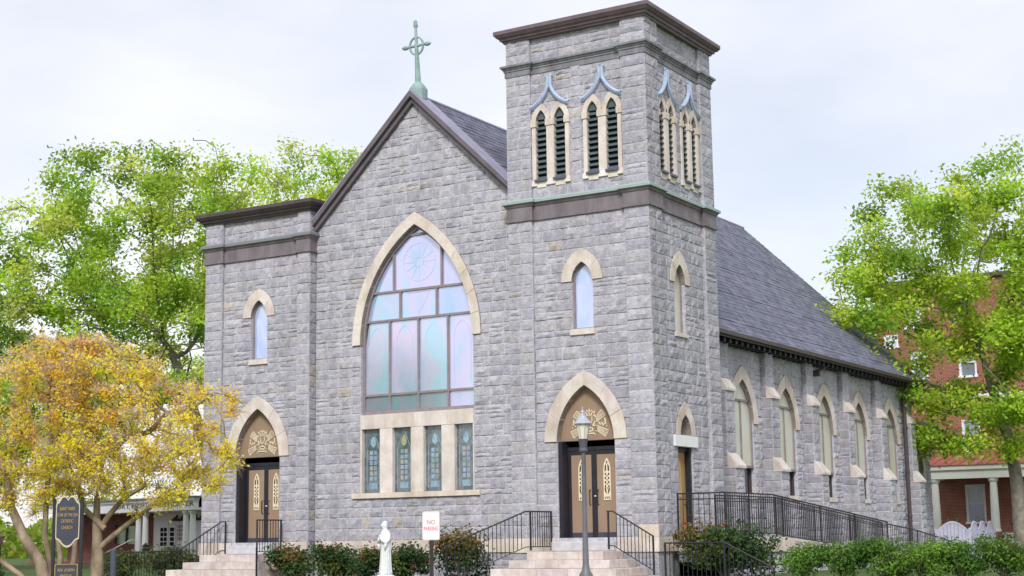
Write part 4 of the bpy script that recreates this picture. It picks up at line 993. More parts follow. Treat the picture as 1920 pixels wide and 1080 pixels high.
def tree(name, label, root, trunk, blobs, natt, nleaf, lsz, pal, group=None, step=.55, di=5., dk=1.0, tip=.019, rmax=.42, spread=.38, bark=BARK, yell=.0, crownparts=True, dens=1.3, r0=.34):
    nleaf = int(nleaf*dens*1.55); lsz *= .8
    t = thing(name, label, "tree", root, group=group); O = np.array(root)
    tot = sum(b[1][0]*b[1][1]*b[1][2] for b in blobs)
    A = np.vstack([ell(np.array(b[0])-O, b[1], max(8, int(natt*b[1][0]*b[1][1]*b[1][2]/tot)), .25) for b in blobs])
    P, par = grow([([np.array(p)-O for p in trunk], -1)], A, step, di, dk)
    rad = radii(P, par, tip, rmax=rmax); nt_ = len(trunk); rad[:nt_] = np.maximum(rad[:nt_], np.linspace(r0, r0*.6, nt_)); limbs(P, par, rad).build("trunk", bark, t, smooth=True)
    tips = np.where(rad < tip*3.4)[0]
    tips = RNG.choice(tips, int(len(tips)*.55), replace=False); wt = RNG.uniform(.3, 1.7, len(tips)); pk = RNG.choice(tips, nleaf, p=wt/wt.sum()); base = P[pk]
    # every twig end carries its own clump tone
    tone_ = pal[RNG.integers(0, len(pal), len(P))]*RNG.uniform(.6, 1.1, (len(P), 1))
    C = base+RNG.normal(size=(nleaf, 3))*np.array([spread, spread, spread*.7]); C[:, 2] -= np.abs(RNG.normal(size=nleaf))*spread*.25
    Nn = RNG.normal(size=(nleaf, 3))*.8+np.array([.35, -.75, .85])
    leaf_object("crown", C, Nn, RNG.uniform(.6, 1.3, nleaf)*lsz, tone_[pk]*RNG.uniform(.8, 1.2, (nleaf, 1)), parent=t)
    return t

tree("shade_tree", "large bright green tree with dark spreading limbs behind the left tower", (-28.9, 14.6, -1),
     [(-28.9, 14.6, -1.1), (-29.0, 14.4, 1), (-29.2, 14.1, 3), (-29.5, 13.8, 5), (-30.0, 13.3, 6.8), (-30.4, 12.9, 8.4)],
     [((-31.2, 11.0, 14.2), (5.4, 5.0, 4.3)), ((-35.0, 9.5, 12.0), (3.6, 4, 4.2)), ((-27.5, 13.2, 14.6), (3.6, 4, 3.4)), ((-28.6, 12.6, 16.4), (2.8, 3, 2.2)), ((-32.0, 11, 9), (6.4, 5, 3.4)), ((-34.5, 9, 6.2), (4.2, 4, 2.6))], 1100, 25000, .135, GREENS, rmax=.40)
tree("shade_tree", "green tree rising behind the gable between left tower and roof", (-32.8, 27, -1), [(-32.8, 27, -1.1), (-32.7, 27, 3), (-32.6, 27, 7), (-32.5, 27, 11)],
     [((-34.0, 26, 17.6), (4.3, 4.3, 4.6)), ((-30.2, 28.6, 18.2), (3.4, 4, 3.6)), ((-31, 28, 13), (6.0, 4, 3.6)), ((-40, 24, 12), (5, 4, 5))], 750, 14000, .15, GREENS[[1, 2, 4, 0]]*1.05, rmax=.4)
tree("shade_tree", "dense green tree cut by the left edge of the photo", (-42.5, 9.5, -1), [(-42.5, 9.5, -1.1), (-42.3, 9.5, 2), (-42.0, 9.4, 5), (-41.8, 9.2, 7)],
     [((-42, 9, 12.0), (5, 4.5, 4.8)), ((-40.5, 9, 8), (5.0, 4.5, 3.6)), ((-39.5, 10, 4.2), (4, 3.5, 1.8))], 700, 15000, .15, GREENS[[3, 1, 0, 3]]*.95, rmax=.4)
tree("shade_tree", "bright green tree with forked grey trunk in front of the red brick house", (2.45, 29.9, -1),
     [(2.45, 29.9, -1.1), (2.45, 29.8, .5), (2.45, 29.7, 2.2), (2.36, 29.5, 3.6), (2.15, 29.2, 5.0), (1.85, 28.8, 6.3)],
     [((.2, 26.6, 11.4), (4.3, 4, 4.4)), ((3.6, 28.0, 12.4), (4.0, 4, 4.6)), ((-2.0, 25.0, 8.8), (2.8, 3, 3.6)), ((1.2, 27, 6.4), (4.4, 3.2, 2.6)), ((4.8, 29, 7.4), (3.6, 3, 3.4)), ((-.6, 26.2, 4.4), (2.2, 2.2, 1.3)), ((2.4, 28.4, 3.9), (2.6, 2, .9)), ((.6, 27.4, 3.3), (2.4, 1.6, .7))], 1200, 26000, .13, GREENS[[0, 1, 5, 1, 3, 2]]*np.array([1.04, 1.0, .9]), rmax=.36, bark=BARKG)

tree("street_tree", "green street tree across the road, seen only as a reflection in the great window", (-33, -31, -1.4), [(-33, -31, -1.5), (-33, -31, 1.5), (-33.1, -31, 4)],
     [((-33, -31, 8), (4.2, 4.2, 4.0)), ((-36, -32, 6.5), (3.4, 3.4, 3.0))], 350, 5000, .22, GREENS[[3, 1, 0]], rmax=.35)
# crape myrtles with many stems
def myrtle(label, root, stems, blobs, natt, nleaf, ntwig, group="crape myrtles on the lawn"):
    t = thing("crape_myrtle", label, "tree", root, group=group); O = np.array(root)
    tot = sum(b[1][0]*b[1][1]*b[1][2] for b in blobs)
    A = np.vstack([ell(np.array(b[0])-O, b[1], max(8, int(natt*b[1][0]*b[1][1]*b[1][2]/tot)), .3) for b in blobs])
    st = []; base = 0
    for i, ln in enumerate(stems):
        st.append(([np.array(p)-O for p in ln], -1))
    P, par = grow(st, A, .28, 2.4, .45, jit=.4, iters=90)
    rad = radii(P, par, .0105, ex=2.05, rmax=.12)
    # thicken the root chains
    k = 0
    for ln in stems:
        for j in range(len(ln)): rad[k] = max(rad[k], (.19 if ln is stems[0] else .08)-(.03 if ln is stems[0] else .01)*j if ln[0][2] < 2 else .045-.006*j); k += 1
    limbs(P, par, rad, 8).build("trunk", BARKL, t, smooth=True)
    tips = np.where(rad < .0195)[0]
    m = MB(); pk = RNG.choice(tips, ntwig)
    for q in pk:
        a = Vector(P[q].tolist()); d = Vector((P[q]-P[par[q]]).tolist()).normalized() if par[q] >= 0 else Vector((0, 0, 1))
        d = (d+Vector(RNG.normal(size=3).tolist())*.7+Vector((0, 0, .35))).normalized(); L_ = RNG.uniform(.2, .55)
        u = d.cross(Vector((.3, .2, 1))).normalized()*.0055; w = d.cross(u).normalized()*.0055; e = a+d*L_; mid = a+d*L_*.5+Vector(RNG.normal(size=3).tolist())*.03
        i = [m.vert(a+u), m.vert(a-u+w), m.vert(a-w), m.vert(mid+u), m.vert(mid-u+w), m.vert(mid-w), m.vert(e)]
        for z in ((0, 1, 4, 3), (1, 2, 5, 4), (2, 0, 3, 5), (3, 4, 6), (4, 5, 6), (5, 3, 6)): m.face([i[x] for x in z])
    m.build("twigs", mat("mauve_twigs", (.42, .31, .25), .8, .2, 5, hue=(.56, .44, .37)), t)
    # clumps: yellow inside and low, orange and bare-brown outside and high
    pk = RNG.choice(tips, nleaf); C = P[pk]+RNG.normal(size=(nleaf, 3))*.12
    hz = (P[:, 2]+O[2]-1.6)/6.8; f = np.clip(hz+RNG.normal(size=len(P))*.22-.06, 0, 1)[:, None]
    yel = np.array([1., .76, .06]); org = np.array([1., .58, .10]); brn = np.array([.72, .48, .34])
    tn = np.where(f < .55, yel+(org-yel)*f/.55, org+(brn-org)*(f-.55)/.45)
    gr = RNG.random(len(P)) < .04; tn[gr] = np.array([.36, .40, .04])
    tn *= RNG.uniform(.95, 1.25, (len(P), 1))
    leaf_object("crown", C, RNG.normal(size=(nleaf, 3))*.8+np.array([.35, -.75, .85]), RNG.uniform(.6, 1.3, nleaf)*.044, np.minimum(1, tn[pk]*RNG.uniform(.92, 1.25, (nleaf, 1))), m=LEAFY, parent=t)
zg = -1.02
myrtle("orange yellow crape myrtle with one stout trunk, behind the church sign's right post", (-10.23, -10.6, zg),
       [[(-10.23, -10.6, zg-.1), (-10.21, -10.6, -.3), (-10.23, -10.6, .2), (-10.28, -10.6, .75), (-10.23, -10.65, 1.3), (-10.08, -10.7, 1.9), (-9.93, -10.6, 2.4)],
        [(-10.18, -10.6, .0), (-9.83, -10.4, .35), (-9.43, -10.1, .75), (-9.03, -9.9, 1.05), (-8.63, -9.7, 1.35)],
        [(-10.23, -10.6, .4), (-9.98, -10.5, .8), (-9.63, -10.3, 1.25), (-9.23, -10.0, 1.55)],
        [(-10., -10.6, .5), (-10.53, -10.8, 1.0), (-10.68, -10.9, 1.6), (-10.93, -11, 2.2)],
        [(-9.93, -10.6, 2.3), (-9.5, -10.4, 2.75), (-8.95, -10.2, 2.85), (-8.4, -10.15, 3.3), (-7.8, -9.9, 3.4), (-7.2, -9.75, 3.75)]],
       [((-9.0, -10.6, 2.6), (2.2, 1.6, 1.0)), ((-7.7, -9.8, 2.0), (1.3, 1.1, .6)), ((-8.4, -10.2, 1.3), (1.5, 1.2, .35)), ((-9.8, -10.9, 4.2), (1.9, 1.4, .75)), ((-8.2, -10.3, 3.7), (1.2, 1.0, .45)), ((-7.3, -9.6, 3.4), (.9, .8, .45)), ((-9.9, -11, 1.6), (1.4, 1.2, .4)), ((-10.4, -11.2, 5.0), (1.2, 1., .35))], 1250, 18500, 5600)
myrtle("orange yellow crape myrtle of many thin stems at the photo's left edge", (-11.3, -11.6, zg),
       [[(-11.0, -11.4, zg-.1), (-11.2, -11.5, -.35), (-11.5, -11.8, .3), (-11.75, -12., 1.0), (-11.9, -12.1, 1.9)],
        [(-10.9, -11.3, zg-.1), (-11.0, -11.4, -.3), (-11.1, -11.5, .3), (-11.1, -11.5, 1.0), (-11.05, -11.5, 1.8), (-11., -11.5, 2.4)],
        [(-10.8, -11.3, zg-.1), (-10.75, -11.3, -.2), (-10.85, -11.35, .5), (-10.95, -11.4, 1.2), (-10.8, -11.4, 2.0)],
        [(-10.7, -11.2, zg-.1), (-10.5, -11.1, -.3), (-10.45, -11.1, .4), (-10.55, -11.2, 1.1), (-10.4, -11.2, 1.8)],
        [(-11.2, -11.5, zg-.1), (-11.6, -11.8, -.6), (-12.1, -12.1, -.2), (-12.6, -12.4, .2), (-13, -12.6, .8)]],
       [((-11.6, -11.8, 2.5), (2.3, 1.5, .9)), ((-10.8, -11.3, 1.6), (1.5, 1.2, .4)), ((-11.6, -11.9, 4.2), (2.2, 1.4, .7)), ((-10.6, -11.3, 4.9), (1.3, 1.1, .4)), ((-12.3, -12, 1.4), (1.2, 1.1, .4)), ((-11.6, -11.8, 1.55), (1.4, 1.2, .4))], 1150, 17000, 5200)

def bush(name, label, cat, c, r, n, lsz, pal, flowers=0, group=None, lumps=9, up=.5, topbias=.0):
    t = thing(name, label, cat, (c[0], c[1], c[2]), group=group)
    mb = MB()
    for k in range(9):
        q = RNG.random()*6.28; e = RNG.uniform(.3, .75); mb.tube([(.05*math.cos(q), .05*math.sin(q), -.03), (r[0]*e*.4*math.cos(q), r[1]*e*.4*math.sin(q), r[2]*.6), (r[0]*e*.8*math.cos(q), r[1]*e*.8*math.sin(q), r[2]*1.2)], [.018, .012, .006], 5)
    mb.build("stems", BARK, t)
    cs = np.array([[RNG.uniform(-.62, .62)*r[0], RNG.uniform(-.62, .62)*r[1], r[2]*RNG.uniform(.4, 1.35)] for _ in range(lumps)]); rs = RNG.uniform(.36, .62, lumps)
    tn = pal[RNG.integers(0, len(pal), lumps)]
    pk = RNG.integers(0, lumps, n); v = RNG.normal(size=(n, 3)); v /= np.linalg.norm(v, axis=1, keepdims=True)
    q = (RNG.random((n, 1))**.4); C = cs[pk]+v*q*rs[pk][:, None]*np.array([r[0], r[1], r[2]*.95])*1.05
    C[:, 2] = np.maximum(C[:, 2], .03); sp = RNG.random(n) < .05; C[sp] += v[sp]*np.array(r)*.22
    colr = tn[pk]*RNG.uniform(.6, 1.35, (n, 1))
    leaf_object("foliage", C, v+RNG.normal(size=(n, 3))*.6+np.array([0, 0, up]), RNG.uniform(.6, 1.3, n)*lsz, colr, parent=t)
    for k in range(flowers):
        b = RNG.integers(0, lumps); d = RNG.normal(size=3); d[1] = -abs(d[1])-.4; d[0] += .3; d[2] = abs(d[2])*.7; d /= np.linalg.norm(d); p = cs[b]+d*rs[b]*np.array(r)*1.08
        f = MB(); 
        for s in range(3):
            for z in range(5):
                a = 2*math.pi*z/5+s*.5; rr_ = .05-.013*s; hh = .012*s
                f.poly([(p[0], p[1], p[2]+hh), (p[0]+rr_*math.cos(a-.5), p[1]+rr_*math.sin(a-.5), p[2]+.03+hh), (p[0]+rr_*1.2*math.cos(a), p[1]+rr_*1.2*math.sin(a), p[2]+.055+hh), (p[0]+rr_*math.cos(a+.5), p[1]+rr_*math.sin(a+.5), p[2]+.03+hh)])
        f.lathe((p[0], p[1], p[2]+.02), [(.02, 0), (.034, .02), (.03, .045), (.01, .055)], 7)
        f.build("flower", ROSE, t)
    return t
RP = np.array([(.06, .115, .04), (.08, .15, .05), (.045, .09, .035), (.17, .20, .05), (.10, .17, .05), (.24, .18, .06)])
G1 = "rose bushes along the church front"
for lab, c, r, n, fl in (("green rose bush right of the left door's steps, tall shoot on top", (-11.6, -1.5, -1.02), (1.0, .7, .62), 2900, 4),
                         ("rose bush with yellowing top between the left door's bush and the statue", (-10.0, -1.5, -1.02), (.95, .7, .66), 2900, 2),
                         ("low dark rose bush immediately left of the marble statue", (-8.7, -1.6, -1.02), (.62, .6, .55), 1900, 4),
                         ("small rose bush between the marble statue and the no parking sign", (-7.3, -1.5, -1.02), (.66, .6, .62), 2200, 5),
                         ("rounded rose bush between no parking sign and bell tower steps", (-5.55, -1.25, -1.02), (.98, .65, .86), 3400, 7),
                         ("largest rose bush, at the bell tower's right corner behind low railing", (1.85, .15, -1.02), (1.55, .7, .84), 6500, 6)):
    bush("rose_bush", lab, "bush", c, r, n, .06, RP, fl, G1, lumps=11 if n < 5000 else 18)
YP = np.array([(.09, .19, .03), (.15, .28, .04), (.06, .14, .03), (.21, .35, .05), (.10, .21, .035)])
hl = ["leftmost yew shrub of the right hedge, lit yellow green at its tip", "second yew shrub of the right hedge, counting from the ramp", "third yew shrub of the right hedge, below the ramp railing's end", "fourth yew shrub of the right hedge, before the downspout's foot", "fifth yew shrub of the right hedge, below the scalloped white fence", "sixth yew shrub of the right hedge, below the porch column", "seventh yew shrub of the right hedge, darkest and cut by the photo's edge"]
for k in range(7):
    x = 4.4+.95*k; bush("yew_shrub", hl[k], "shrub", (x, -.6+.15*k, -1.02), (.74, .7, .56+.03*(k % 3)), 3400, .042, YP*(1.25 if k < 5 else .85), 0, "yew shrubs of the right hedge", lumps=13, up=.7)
for lab, c, r in (("clipped green shrub behind the left railing, nearest the left tower", (-18.2, .3, -1.02), (1.0, .8, .62)), ("clipped green shrub behind the left railing, farther from the left tower", (-20.2, .2, -1.02), (1.1, .8, .55))):
    bush("garden_shrub", lab, "shrub", c, r, 3000, .055, np.array([(.08, .13, .03), (.14, .18, .04), (.05, .09, .03)]), 0, "shrubs by the left railing", lumps=12)
for lab, c, r, pal in (("dark low shrub under the many-stemmed crape myrtle", (-16.2, -9.5, -1.02), (1.2, .9, .5), YP*.6), ("bright green shrub left of the brick theatre", (-40, -1.5, -1.0), (2.6, 1.8, 1.5), YP*1.6), ("yellow green shrub beyond the crape myrtle stems", (-29, -2.0, -1), (1.4, 1.2, .8), YP*1.5), ("tall green shrub at far left beyond the white car", (-52, 2.5, -1), (3.5, 2.5, 2.4), YP*1.7)):
    bush("garden_shrub", lab, "shrub", c, r, 2600, .09, pal, 0, None, lumps=12)

# ------------------------------------------------------------------ brick theatre (left)
a = R(-14); t = thing("brick_theater", "low red brick theatre with white paired columns and raised letters on its frieze", "building", (-42.88, 25.04, 0), a)
fr = frame(0, 0); fb = frame(0, 2.0); g0 = -1.05
def buv(co, n): return (co.x+co.y, co.z)
mb = MB(); mb.slab([(-14, g0), (-4.36, g0), (-4.36, 2.6), (-14, 2.6)], [[(-8.35, .14), (-6.05, .14), (-6.05, 1.27), (-8.35, 1.27)]], -.3, 0, fb); mb.box(-4.36, -4.1, 2.0, 7.9, g0, 2.6); mb.box(3.0, 3.3, 2.0, 7.9, g0, 2.6); mb.box(-14, 3.3, 8.0, 8.3, g0, 3.)
mb.build("brick_wall", DBRICK, t, uvfn=buv)
mb = MB(); mb.box(-4.1, 3.0, 2.05, 2.2, -.8, 1.95); mb.build("white_wall", WHITE, t)
mb = MB(); mb.box(-9, 3.9, -.35, 2.0, 1.90, 2.02); mb.box(-14, 3.9, -.35, -.1, 2.02, 2.42); mb.box(-14, 3.98, -.45, -.1, 2.42, 2.55); mb.build("frieze", WHITE, t)
mb = MB(); mb.box(-14.2, 4.1, -.55, 8.5, 2.552, 2.64); mb.build("roof", mat("grey_shingle", (.18, .17, .16), .9, .2, 4), t)
for x in (-2.31, -1.58, 2.54, 3.21):
    mb = MB(); mb.lathe((x, 0, -.82), [(.23, 0), (.23, .10), (.19, .14), (.185, .9), (.155, 2.5), (.20, 2.55), (.23, 2.62), (.23, 2.715)], 16); mb.build("column", WHITE, t)
mb = MB(); mb.box(-14, 4.2, -.6, 1.99, g0-.1, -.83); mb.box(-2.9, 4.2, -1.0, -.6, g0-.1, -.93); mb.build("porch_floor", mat("dark_red_floor", (.24, .11, .10), .8, .15, 5), t)
w = MB(); w.box(-7.24, -7.16, -.2, -.08, .14, 1.27, fb); w.box(-8.35, -6.05, -.2, -.1, 1.2, 1.27, fb); ww = w.build("window", DOORF, t); g = MB(); g.box(-8.34, -6.06, -.24, -.18, .15, 1.26, fb); g.build("pane", glassmat("greenish_pane", [(.28, .40, .34), (.55, .62, .58)], .8, .3, .1), ww)
for x0, x1 in ((-3.36, -2.42), (-2.34, -1.66)):
    d = MB(); d.box(x0, x1, -.04, .06, -.8, 1.22, frame(0, 2.05)); dd_ = d.build("glazed_door", WHITE, t); p = MB(); nx = 2 if x1-x0 > .8 else 1
    for i in range(nx):
        for j in range(4): wd = (x1-x0-.2)/nx; p.box(x0+.12+i*wd, x0+.12+i*wd+wd-.06, .06, .066, .0+j*.27, .0+j*.27+.22, frame(0, 2.05))
    p.build("panes", LOUVD, dd_)
for x0, x1 in ((-1.5, -1.22), (-1.1, -.68), (1.2, 2.2)):
    d = MB(); d.box(x0, x1, 0, .03, .28, 1.2, frame(0, 2.05)); ww = d.build("sidelight", mat("mauve_curtain", (.30, .24, .24), .7, .1, 3), t); p = MB()
    for j in range(5): p.box(x0-.02, x1+.02, .03, .05, .28+j*.23-.02, .28+j*.23+.02, frame(0, 2.05))
    p.box((x0+x1)/2-.02, (x0+x1)/2+.02, .03, .048, .3, 1.18, frame(0, 2.05)); p.build("glazing_bars", WHITE, ww)
mb = MB(); mb.box(-1.7, 2.5, .25, .28, 1.38, 1.44, frame(0, 2.05)); 
for k in range(18): mb.box(-1.7+.22*k, -1.6+.22*k, .22, .3, 1.44, 1.52+.1*((k*7) % 3), frame(0, 2.05))
mb.build("playbill_letters", BLACK, t)
put_text("frieze_lettering", "FORT MONROE THEATER", .34, fr, -.36, .36, 2.22, mat("grey_letter", (.16, .17, .20), .6, .1, 5), t, width=8.3, depth=.05)
tl = thing("stair_handrail", "white metal handrail at the theatre's porch edge", "handrail", (-45.2, 24.3, -1)); m = MB(); m.tube([(0, -1.6, .2), (.1, -1.5, .55), (.9, -.1, 1.35), (1.1, .1, 1.35), (1.1, .1, 0)], .03, 6); m.tube([(.0, -1.6, 0), (.0, -1.6, .2)], .03, 6); m.build("rail", WHITE, tl)
tl = thing("iron_lamp_stand", "small dark post light standing before the theatre doors", "post light", (-37.6, 18.6, -1.)); m = MB(); m.tube([(0, 0, 0), (0, 0, .75)], .035, 6); m.build("post", BLACK, tl); m = MB(); m.box(-.11, .11, -.11, .11, .72, 1.05); m.lathe((0, 0, 1.05), [(.16, 0), (.04, .1), (.01, .14)], 8); m.build("lantern", BLACK, tl)
tl = thing("garden_lantern", "thin black garden lantern post beside the many-stemmed crape myrtle", "garden light", (-13.3, -11.0, -1.02)); m = MB(); m.tube([(0, 0, 0), (0, 0, 1.15)], .022, 6); m.build("post", BLACK, tl); m = MB(); m.box(-.05, .05, -.05, .05, 1.15, 1.36); m.lathe((0, 0, 1.36), [(.08, 0), (.02, .06), (.005, .09)], 8); m.build("lantern", mat("aged_lantern", (.20, .17, .13), .6, .2, 6), tl)
tl = thing("bollard", "dark grey blue post standing behind the church sign", "bollard", (-9.35, -10.9, -1.02)); m = MB(); m.lathe((0, 0, 0), [(.10, 0), (.10, .05), (.075, .08), (.075, .95), (.08, .97), (.05, 1.02), (.01, 1.04)], 12); m.build("shaft", mat("blue_grey_post", (.07, .085, .12), .5, .15, 5), tl)

# pale house far left
t = thing("pale_house", "pale single storey house with pinkish roof edge at far left", "house", (-62, 12, -1.05), R(-10))
mb = MB(); mb.box(-9, 9, 0, 8, 0, 2.7); mb.build("wall", mat("pale_render", (.62, .58, .56), .8, .08, 2), t)
mb = MB(); mb.prism([(-9.7, 2.6), (9.7, 2.6), (9.7, 2.9), (-9.7, 2.9)], -8.6, .6, frame(0, 0)); mb.build("roof_edge", mat("pinkish_fascia", (.62, .46, .44), .7, .08, 2), t)
mb = MB(); mb.poly([(-9.7, -.7, 2.91), (9.7, -.7, 2.91), (8, 4, 4.2), (-8, 4, 4.2)]); mb.poly([(-9.7, 8.6, 2.91), (-8, 4, 4.2), (8, 4, 4.2), (9.7, 8.6, 2.91)]); mb.poly([(9.7, -.7, 2.91), (9.7, 8.6, 2.91), (8, 4, 4.2)]); mb.build("roof", mat("grey_roof", (.22, .2, .2), .9, .1, 3), t)
for x in (-6, -2, 2, 6): mb = MB(); mb.box(x-.6, x+.6, -.04, .04, .9, 2.1); mb.build("window", WIN, t)

# parked car at the left edge
t = thing("parked_car", "white parked car at the left edge, only its red tail light showing", "car", (-32.7, 3.6, -1.02), R(148))
P = [(-2.1, .28), (2.1, .28), (2.15, .55), (2.08, .8), (1.3, .92), (.75, .98), (.1, 1.42), (-1.0, 1.45), (-1.75, 1.05), (-2.15, .95), (-2.2, .6)]
mb = MB(); mb.prism(P, -.86, .86, frame(0, 0)); mb.build("body", CARW, t, bevel=.06)
for s in (-1, 1):
    mb = MB(); mb.prism([(.62, 1.0), (.1, 1.36), (-.95, 1.38), (-1.5, 1.03)], s*.865-.006, s*.865+.006, frame(0, 0)); mb.build("window", WIN, t)
    mb = MB(); mb.box(-2.22, -2.1, s*.72-.13, s*.72+.13, .62, .95); mb.build("tail_light", TAILR, t, bevel=.02)
    for x in (-1.35, 1.35):
        mb = MB(); mb.tube([(x, s*.66, .32), (x, s*.88, .32)], .32, 20); wh = mb.build("wheel", RUB, t, bevel=.02); mb = MB(); mb.tube([(x, s*.87, .32), (x, s*.892, .32)], .19, 16); mb.build("rim", POST, wh)

# ------------------------------------------------------------------ red brick house (right)
t = thing("brick_house", "three storey red brick house with white columned porch behind the right tree", "house", (-4.9, 42.3, 0)); g0 = -1.05
fr = frame(0, 0); fb = frame(0, 2.2); XR = 14.
upper = [(-2.75, 9.6, 11.0)]
HW = [(1.58, .62, 2.6, 1.06), (1.58, 4.40, 6.05, 1.0), (-1.0, 8.35, 9.85, .95), (-2.5, 10.2, 10.9, .8), (-1.2, 11.2, 12.3, .9), (1.6, 8.35, 9.85, .95), (1.5, 11.3, 12.4, .9), (5.2, .62, 2.6, 1.06), (5.2, 4.4, 6.05, 1.0), (5.2, 8.35, 9.85, .95), (8.6, 4.4, 6.05, 1.), (8.6, 8.35, 9.85, .95)]
hs = [[(c-w/2, z0), (c+w/2, z0), (c+w/2, z1), (c-w/2, z1)] for c, z0, z1, w in HW]
low = [h for h, q in zip(hs, HW) if q[0] > -.2 and q[2] < 9]; up_ = [h for h, q in zip(hs, HW) if q[1] > 8]
mb = MB(); mb.slab([(-.45, g0), (XR, g0), (XR, 7.2), (-.45, 7.2)], low, -.25, 0, fb); mb.slab([(-3.3, 7.2), (XR, 7.2), (XR, 11.9), (3.9, 11.9), (3.9, 13.6), (-3.3, 13.6)], up_, -.25, 0, fb)
mb.box(-3.3, -3.05, 2.45, 14, g0, 13.6); mb.box(-3.05, -.45, 2.5, 2.7, g0, 7.2); mb.box(-3.3, XR, 14, 14.3, g0, 13.6); mb.box(XR-.25, XR, 2.45, 14, g0, 11.9)
mb.build("brick_wall", RBRICK, t, uvfn=lambda co, n: (co.x+co.y, co.z))
mb = MB(); mb.box(-3.4, 4.0, 2.0, 14.2, 13.6, 13.8); mb.box(3.9, XR+.1, 2.0, 14.2, 11.9, 12.1); mb.build("roof", EDGE, t)
mb = MB(); mb.box(-.6, XR, 1.95, 2.195, 7.12, 7.36); mb.build("cornice_band", WHITE, t)
for (c, z0, z1, w), h in zip(HW, hs):
    m = MB(); e = .11
    m.box(c-w/2, c-w/2+e, -.16, -.02, z0, z1, fb); m.box(c+w/2-e, c+w/2, -.16, -.02, z0, z1, fb); m.box(c-w/2+e, c+w/2-e, -.16, -.02, z1-e, z1, fb); m.box(c-w/2-.05, c+w/2+.05, -.2, .05, z0-.08, z0+.04, fb); m.box(c-w/2+e, c+w/2-e, -.15, -.05, (z0+z1)/2-.03, (z0+z1)/2+.03, fb)
    wn = m.build("window", WHITE, t); p = MB(); p.box(c-w/2+e, c+w/2-e, -.2, -.13, z0+.04, (z0+z1)/2, fb); p.build("lower_sash", WIN, wn); p = MB(); p.box(c-w/2+e, c+w/2-e, -.2, -.12, (z0+z1)/2, z1-e, fb); p.build("upper_sash", WINW if z0 < 3 else glassmat("sky_pane", [(.36, .46, .54), (.55, .62, .68)], 1, .6, .05), wn)
mb = MB(); mb.box(-.25, XR, -.3, .15, 2.85, 3.30); mb.box(-.35, XR, -.42, .2, 3.30, 3.52); mb.box(-.25, -.0, .15, 2.2, 2.85, 3.5); mb.build("porch_entablature", mat("ivory_paint", (.79, .79, .73), .6, .04, 4), t)
mb = MB(); mb.poly([(-.45, -.5, 3.53), (XR, -.5, 3.53), (XR, 2.2, 4.12), (-.45, 2.2, 4.12)]); mb.poly([(-.45, -.5, 3.525), (-.45, 2.2, 4.11), (-.45, 2.2, 3.4), (-.45, -.5, 3.4)])
x = -.4
while x < XR: mb.tube([(x, -.5, 3.55), (x, 2.15, 4.14)], .03, 4); x += .48
mb.build("porch_roof", REDROOF, t)
for x in (.12, 3.12, 6.6, 10.2):
    mb = MB(); mb.lathe((x, 0, .12), [(.27, 0), (.27, .10), (.22, .15), (.215, 1.0), (.18, 2.5), (.23, 2.56), (.26, 2.62), (.26, 2.73)], 16); mb.build("column", mat("ivory_column", (.80, .80, .76), .55, .04, 4), t)
    mb = MB(); mb.box(x-.28, x+.28, -.28, .28, g0, .12); mb.build("column_pier", RBRICK, t, uvfn=lambda co, n: (co.x+co.y, co.z))
mb = MB(); mb.box(-.3, XR, .3, 2.2, g0, -.62); mb.build("porch_floor", THRESH, t)
for a_, b_ in ((3.42, 6.3), (6.9, 9.9)):
    m = MB(); m.box(a_, b_, -.05, .05, -.02, .06); m.box(a_, b_, -.05, .05, -.5, -.42); m.box(a_, b_, -.03, .03, -.28, -.22); x = a_+.15
    while x < b_: m.box(x-.035, x+.035, -.025, .025, -.5, 0); x += .34
    m.build("porch_railing", WHITE, t)
def potted(label, loc, fl):
    q = thing("potted_plant", label, "potted plant", loc, group="potted plants on the brick house porch"); m = MB(); m.lathe((0, 0, 0), [(.12, 0), (.17, .24), (.19, .25), (.19, .30), (.15, .30), (.14, .26)], 14); m.build("pot", TERRA, q)
    n = 320; v = RNG.normal(size=(n, 3))*np.array([.2, .2, .18])+np.array([0, 0, .5]); pal = np.array([(.07, .13, .03), (.12, .18, .05), fl]); leaf_object("foliage", v, RNG.normal(size=(n, 3))+np.array([0, 0, .5]), RNG.uniform(.04, .09, n), pal[RNG.integers(0, 3, n)], parent=q)
    m = MB(); m.tube([(0, 0, .25), (.02, 0, .5), (0, .02, .8)], [.02, .012, .005], 5); m.build("stem", BARK, q)
potted("terracotta pot with green spiky plant on the porch rail right of the column", (-4.9+4.3, 42.3, .065), (.16, .16, .06))
potted("dark leafy potted plant with yellow bloom beside the porch's left column", (-4.9+1.0, 42.1, -.05), (.5, .36, .03))
m = MB(); m.box(-4.25, -3.55, 41.85, 42.4, -1.0, -.052); tag(m.build("plant_stand", DOORF, None), "dark low stand carrying the potted plant by the left porch column", "plant stand")

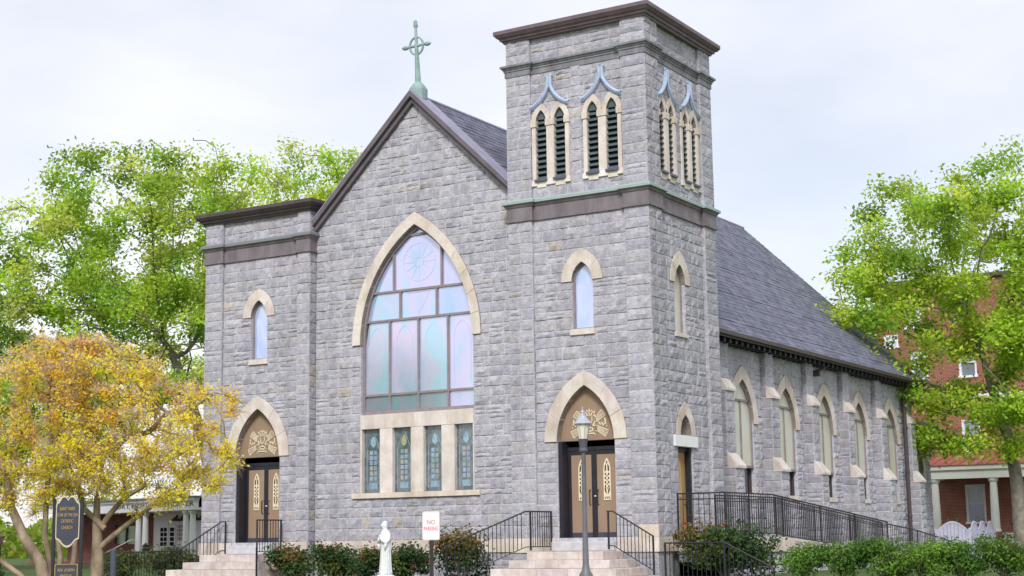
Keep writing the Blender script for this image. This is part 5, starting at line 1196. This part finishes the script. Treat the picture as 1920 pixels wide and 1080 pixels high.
# scalloped white fence: each panel a thing of its own, standing between the church and the house
def fence_panel(label, loc, rz, w):
    q = thing("fence_panel", label, "fence", loc, rz, "scalloped white fence panels"); f2 = frame(0, 0); n = 9
    m = MB(); pw = w/n
    for k in range(n):
        c = -w/2+pw*(k+.5); h = 1.15+.42*math.cos((c/w)*math.pi)**1.
        m.prism([(c-pw*.46, 0), (c+pw*.46, 0), (c+pw*.46, h-.02), (c-pw*.46, h-.02)], -.012, .012, f2)
    m.build("pickets", FENCE, q)
    m = MB(); A = [(x, 1.17+.42*math.cos(x/w*math.pi)) for x in np.linspace(-w/2, w/2, 15)]; B = [(u, z-.09) for u, z in A]; m.strip(A, B, -.03, .03, f2); m.box(-w/2, w/2, -.03, .03, .62, .72, f2); m.box(-w/2, w/2, -.03, .03, .15, .25, f2); m.build("scalloped_rail", FENCE, q)
    for s in (-1, 1): m = MB(); m.box(s*w/2-.05, s*w/2+.05, -.05, .05, 0, 1.22, f2); m.prism([(s*w/2-.06, 1.22), (s*w/2+.06, 1.22), (s*w/2, 1.3)], -.06, .06, f2); m.build("post", FENCE, q)
fence_panel("widest scalloped fence panel seen face-on beside the church apse", (-.08, 28.5, -1.0), .27, 1.36)
fence_panel("narrow receding fence panel next to the face-on panel", (.67, 29.15, -1.0), 1.4, .76)
fence_panel("middle receding fence panel of three beside the porch column", (.80, 29.95, -1.0), 1.4, .76)
fence_panel("farthest receding fence panel, nearest the porch column", (.93, 30.75, -1.0), 1.4, .76)

# ------------------------------------------------------------------ far wood
n = 60000; th = RNG.uniform(R(60), R(185), n); rr_ = RNG.uniform(150, 190, n); hgt = 7+3*np.sin(th*23)+2*np.sin(th*61+1); z = RNG.random(n)*hgt-1
C = np.stack([18+rr_*np.cos(th), -38+rr_*np.sin(th), z], 1)
w = leaf_object("far_wood", C, RNG.normal(size=(n, 3))+np.array([0, 0, .6]), RNG.uniform(.25, .6, n), (GREENS*.6)[RNG.integers(0, 6, n)]*RNG.uniform(.7, 1.2, (n, 1)))
w['kind'] = 'stuff'; w['label'] = 'green line of distant trees beyond the church grounds'
